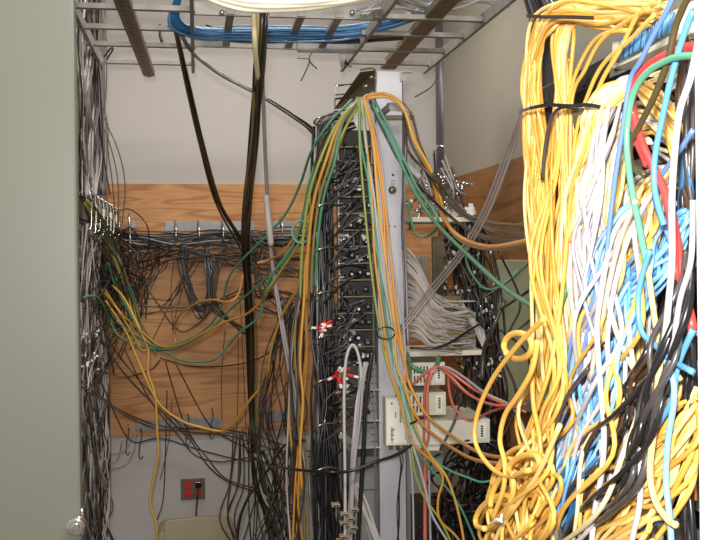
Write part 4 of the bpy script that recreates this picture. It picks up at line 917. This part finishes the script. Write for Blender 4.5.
def xc_(pts, X, c, lab, r=.003, **k): cable([(p[0]+(3 if p[0] > 686 else 0), p[1], p[2] if len(p) > 2 else X) for p in pts], r*.78, c, lab, mode='X', n=8, **k)
xc_([(676, -10), (668, 8), (652, 38), (640, 62), (630, 80), (624, 120), (615, 180), (608, 240), (604, 300)], .385, 'slate_blue', 'slate blue cable slanting across the top switch')
xc_([(690, 10), (682, 40), (672, 75), (664, 110), (656, 150), (654, 180), (658, 205), (664, 225)], .38, 'blue', 'blue cable falling across the right end of the top switch', r=.0034)
xc_([(690, 130), (680, 150), (660, 178), (655, 200), (668, 235), (676, 260)], .40, 'slate_blue', 'slate blue cable bending round near the white cable')
xc_([(650, 250), (641, 280), (638, 305), (642, 332), (655, 345), (668, 358), (690, 372)], .37, 'blue', 'blue cable bending in an open L before the black strand', r=.0032)
xc_([(690, 330), (678, 365), (672, 400), (655, 430), (638, 470), (618, 500), (595, 525), (580, 556)], .375, 'blue', 'blue cable crossing the yellow knots toward the bottom left', r=.0034)
xc_([(660, 350), (672, 375), (674, 400), (668, 440), (666, 480), (670, 520), (672, 556)], .37, 'pale_blue', 'pale blue cable dropping at right of the yellow knots', r=.0034)
xc_([(675, 520), (650, 525), (640, 540), (635, 560)], .39, 'deep_blue', 'short deep blue cable curled at the bottom right')
xc_([(700, 46), (684, 48), (664, 56), (648, 66), (636, 82), (632, 105), (638, 140), (648, 165)], .39, 'red', 'thick red cable hooking over below the top switch', r=.005)
xc_([(633, 112), (641, 140), (652, 165), (664, 190), (672, 225), (676, 280)], .385, 'red', 'thick red cable slanting down beside the white cable', r=.0045)
xc_([(668, 200), (676, 240), (682, 280), (690, 330)], .39, 'red', 'red cable bright between the black strands', r=.0055)
xc_([(700, 56), (684, 56), (668, 60), (648, 72), (634, 92), (628, 120), (627, 150), (632, 190), (640, 230), (646, 262)], .375, 'bright_green', 'mint green cable arching down the curtain from below the top switch', r=.0038)
xc_([(688, -10), (676, 25), (668, 60), (655, 95), (640, 125), (630, 145), (632, 165), (645, 175)], .38, 'olive_dark', 'dark olive cable crossing the top switch beside the blue one', r=.0038)
xc_([(696, 40), (687, 80), (680, 110), (675, 150), (672, 200), (672, 260), (668, 310), (664, 350)], .37, 'white', 'white cable falling straight along the right side', r=.0036)
xc_([(606, 262), (600, 300), (597, 330), (600, 380), (604, 430), (602, 470), (595, 510), (590, 560)], .365, 'white', 'white cable falling straight before the blue strand', r=.0036)
xc_([(636, 200), (620, 240), (610, 280), (600, 330), (590, 380)], .375, 'pinkish', 'pinkish grey cable slanting down left before the pale cables', r=.0034)
xc_([(690, 200), (688, 260), (680, 300), (672, 350), (660, 400)], .37, 'lilac', 'lilac cable edging the black strand at right')
xc_([(640, 225), (648, 270), (655, 320), (662, 350), (680, 380)], .38, 'flashlit_yellow', 'flash-paled yellow cable crossing to the right below the green one', r=.0032)
xc_([(588, 368), (570, 392), (558, 420), (554, 460), (556, 510), (564, 545), (570, 560)], .365, 'dark_grey', 'dark grey cable bowing down before the yellow strand', r=.003)
xc_([(640, 285, .44), (620, 325, .39), (600, 350), (588, 370), (575, 400), (562, 430), (556, 470, .42)], .38, 'black', 'black cable slanting before the blue strand')
xc_([(575, 250, .44), (566, 290, .40), (556, 330), (549, 370), (546, 400), (548, 440, .41)], .385, 'green', 'green cable inside the left edge of the curtain')
xc_([(582, 110), (560, 108), (548, 130), (542, 180)], .40, 'dark_grey', 'dark grey cable arching under the black tie')
xc_([(605, 420), (585, 432), (570, 450), (560, 480), (545, 500), (520, 525), (505, 550)], .37, 'flashlit_yellow', 'flash-paled yellow cable curving over the bottom of the blue strand', r=.0034)
# black strands
yb([(690, 255, .40, 6), (680, 300, .385, 10), (666, 350, .375, 13), (652, 395, .37, 14), (640, 440, .37, 15), (622, 480, .37, 16), (590, 515, .375, 12), (560, 556, .38, 14)], 9, ['black', 'black', 'dark_grey', 'black'], 'cable in the heavy black strand crossing the lower curtain', 'cables of the heavy strand', r=.0029, mix=.35, noise=1.5)
yb([(668, 300, .42, 5), (650, 350, .385, 8), (632, 385, .38, 9), (618, 420, .375, 12), (598, 455, .375, 13), (578, 490, .375, 10), (560, 530, .38, 12), (550, 565, .38, 14)], 7, ['black', 'brown', 'black'], 'cable in the left black strand crossing the lower curtain', 'cables of the left black strand', r=.0027, mix=.4, noise=1.5)
yb([(690, 330, .41, 3), (688, 380, .40, 5), (684, 430, .40, 5), (686, 480, .40, 5), (690, 520, .40, 5), (692, 570, .40, 5)], 12, ['black', 'black', 'dark_grey'], 'cable in the black strand beside the white door frame', 'cables of the strand beside the frame', r=.003, mix=.25, noise=.8)
yb([(690, 40, .44, 4), (688, 100, .44, 6), (685, 160, .44, 6), (688, 220, .44, 6), (688, 280, .44, 6)], 10, ['black', 'dark_grey', 'deep_blue', 'brown'], 'cable at the far right edge behind the white one', 'cables at the far right edge', r=.003, mix=.5, noise=2)
# yellow knots and coils at lower left
for i in range(17):
    cx, cy = U(498, 545), U(455, 540); rx, ry = U(7, 20), U(16, 44); st = U(0, 6.28); tilt = U(-.1, .8)
    X = U(.335, .40); pts = []
    for k in range(12):
        a = st+k*.6; x = math.cos(a)*rx; y = math.sin(a)*ry
        pts.append((cx+x*math.cos(tilt)-y*math.sin(tilt), cy+x*math.sin(tilt)+y*math.cos(tilt), X+k*.001))
    cable(pts, .0026, random.choice(['yellow', 'yellow', 'amber']), 'yellow cable coiled in the heap at the lower left of the curtain', group='coiled yellow cables in the heap', mode='X', n=8)
for i, (cx, cy, rx, ry, tl) in enumerate(((494, 512, 22, 12, -.7), (502, 496, 10, 22, .3), (524, 465, 16, 9, -.4), (518, 346, 14, 13, 0))):
    pts = []
    for k in range(12):
        a = k*.6+2.5; x = math.cos(a)*rx; y = math.sin(a)*ry
        pts.append((cx+x*math.cos(tl)-y*math.sin(tl), cy+x*math.sin(tl)+y*math.cos(tl), .33+k*.001))
    cable(pts, .0034, 'yellow', ['yellow cable loop at the far left of the coils, beside the white tie', 'upright yellow loop above the white tie', 'small flat yellow loop above the coils', 'single round yellow loop left of the curtain middle'][i], mode='X', n=8)
xc_([(545, 318), (530, 332), (512, 352), (492, 380), (478, 412), (475, 440), (486, 462), (505, 476), (530, 470)], .33, 'yellow', 'yellow cable swinging far left in front of the white modules', r=.0036)
xc_([(538, 340), (532, 370), (518, 395), (505, 415), (500, 440), (505, 465), (503, 490), (492, 520)], .33, 'yellow', 'yellow cable swinging out left to the coils, second from the left', r=.0036)
xc_([(533, 345), (533, 400), (540, 440), (540, 480), (530, 510)], .35, 'amber', 'amber cable hanging straight into the yellow coils', r=.0034)
xc_([(560, 425), (540, 470), (520, 500), (500, 530), (490, 556)], .34, 'flashlit_yellow', 'flash-paled yellow cable slanting down left over the coils', r=.0034)
xc_([(600, 470), (570, 500), (550, 525), (520, 550)], .36, 'yellow', 'yellow cable slanting left over the bottom of the black strand', r=.0032)
# yellow knots lower right
for i in range(26):
    cx, cy = U(612, 655), U(460, 545)
    pts = [(cx+U(50, 90), cy-U(60, 110), .40), (cx+U(20, 45), cy-U(20, 60), .385), (cx+U(5, 20), cy-U(5, 20), .38), (cx, cy, .375), (cx-U(15, 40), cy+U(5, 30), .375), (cx-U(30, 60), cy+U(30, 70), .38)]
    pts = [(min(697, p[0]), p[1], p[2]) for p in pts]
    cable(pts, .0024, random.choice(['yellow', 'flashlit_yellow', 'amber', 'yellow']), 'yellow cable slanting in the knot at the lower right of the curtain', group='slanting yellow cables lower right', mode='X')
xc_([(660, 360), (655, 420), (650, 470), (655, 500), (668, 520), (676, 525)], .365, 'flashlit_yellow', 'flash-paled yellow cable sweeping down in front of the grey switch', r=.0036)
xc_([(640, 440), (640, 500), (632, 540), (630, 560)], .37, 'white', 'white cable end hanging at the lower right knot', r=.0034)
xc_([(690, 400), (688, 450), (690, 500)], .43, 'orange', 'orange cable low at the frame behind the black strand', r=.005)
# white plugs in the switch faces
for i in range(28):
    px = U(640, 690); py = random.choice([U(205, 245), U(330, 400), U(80, 110)])
    q = PX(px, py, .455)
    root = thing('modular_plug', 'small white plug seated in the switches behind the curtain', 'connector', q, 'white plugs behind the curtain')
    MB().box((q.x, q.y-.005, q.z-.005), (q.x+.022, q.y+.005, q.z+.005)).build('body', 'white_plug', root, bevel=.001)
    MB().box((q.x-.014, q.y-.004, q.z-.004), (q.x, q.y+.004, q.z+.004)).build('boot', 'black_plastic', root, bevel=.001)
# blue ribbon of cables above the top switch
for i in range(28):
    x = 618+i*1.9
    cable([(x, 62-i*1.1, .452), (x+1.5, 52-i*1.1, .45), (x+3+U(-1, 1), 40-i*1.0, .455)], .0019, random.choice(['blue', 'deep_blue', 'blue']), 'short blue cable standing in the row on the top switch', group='short blue cables on the top switch', mode='X', sub=4)
# straps
xs = [(520, 112, .395), (532, 108, .385), (550, 105, .385), (570, 106, .385), (586, 105, .39), (600, 107, .40)]
o = MB(); w = [PX(*p) for p in xs]; sp_ = spline(w, 6)
for a, b in zip(sp_, sp_[1:]): o.bar(a, b+(b-a)*.1, .003, .004)
tag(o.build('cable_tie', 'black_plastic'), 'black tie strap across the upper yellow strands', 'cable tie')
o = MB(); w = [PX(*p) for p in [(528, 16, .40), (545, 17, .40), (565, 17, .40), (592, 18, .41)]]; sp_ = spline(w, 6)
for a, b in zip(sp_, sp_[1:]): o.bar(a, b+(b-a)*.1, .004, .004)
tag(o.build('cable_support', 'brown_dark'), 'dark bar under the arch of yellow cables at top', 'cable bar')
# white twist tie
o = MB(); w0 = PX(499, 518, .32)
for k in range(5): o.tube([PX(490+k*1.5, 525-k*1.5, .318), PX(496+k, 519+k*.5, .316), PX(502, 522-k*2, .318)], .0011, 6, 4)
tag(o.build('twist_tie', 'white_plug', None, True), 'white twist tie knotted round the yellow loops', 'twist tie')
# small black tie round the post strand
o = MB(); o.tube([P(386+9*math.cos(a/2), 333+6*math.sin(a/2), 2.82) for a in range(13)], .0022, 6, 3); tag(o.build('cable_tie', 'black_plastic', None, True), 'small black ring tie on the strand before the post', 'cable tie')
o = MB(); o.bar(P(410, 424, 2.8), P(424, 417, 2.8), .004, .006); tag(o.build('cable_tie', 'black_plastic'), 'black tie round the yellow and green strand beside the cream device', 'cable tie')
# dangling wire from the tray above rings
for pts in ([(297, 58), (309, 59), (308, 66), (301, 81)], [(312, 52), (309, 60), (317, 69)], [(437, 78), (430, 88), (415, 97)]):
    cable([(p[0], p[1], 3.6) for p in pts], .0025, 'dark_grey', 'thin dark wire end dangling below the ' + ('right' if pts[0][0] > 400 else 'splice plate of the') + ' tray', group='wires dangling below the right tray' if pts[0][0] > 400 else 'wires dangling below the splice plate', name='thin_wire')
cable([(104, 57, 3.6), (110, 49, 3.6), (113, 49, 3.6), (107, 59, 3.6)], .0035, 'black', 'small black strap end on the left tray rung', name='strap_end')
cable([(160, 24, 3.3), (160, 35, 3.3), (162, 42, 3.3)], .005, 'black', 'short black cable stub below the left tray')

# ------------------------------------------------------------------ light, camera, view
def area(name, loc, size, power, color, target=None, sy=None):
    l = bpy.data.lights.new(name, 'AREA'); l.energy = power; l.color = color; l.size = size
    if sy: l.shape = 'RECTANGLE'; l.size_y = sy
    o = bpy.data.objects.new(name, l); col.objects.link(o); o.location = loc
    if target is not None: o.rotation_euler = (Vector(target)-Vector(loc)).to_track_quat('-Z', 'Y').to_euler()
    return o
area('camera_flash', (-.03, -.03, 1.64), .05, 33, (1, .97, .92), (.35, 3, 1.5))
area('ceiling_tube', (.35, 1.0, 2.85), 1.2, 36, (1, .96, .9), (.35, 2.2, 0), .3)
area('closet_tube', (.2, 3.6, 2.9), .9, 16, (1, .95, .86), (.2, 3.9, 0), .3)
w = bpy.data.worlds.new('room_light'); w.use_nodes = True; scn.world = w
w.node_tree.nodes['Background'].inputs[0].default_value = (1, .96, .88, 1); w.node_tree.nodes['Background'].inputs[1].default_value = .55
cd = bpy.data.cameras.new('camera'); cd.sensor_width = 36; cd.lens = F/720*36; cd.clip_start = .02
co = bpy.data.objects.new('camera', cd); col.objects.link(co)
co.matrix_world = Matrix.Translation(CAM) @ C2W.to_4x4()
scn.camera = co
vs = scn.view_settings; vs.view_transform = 'Standard'; vs.look = 'None'; vs.gamma = 1; vs.exposure = 0; vs.use_curve_mapping = False
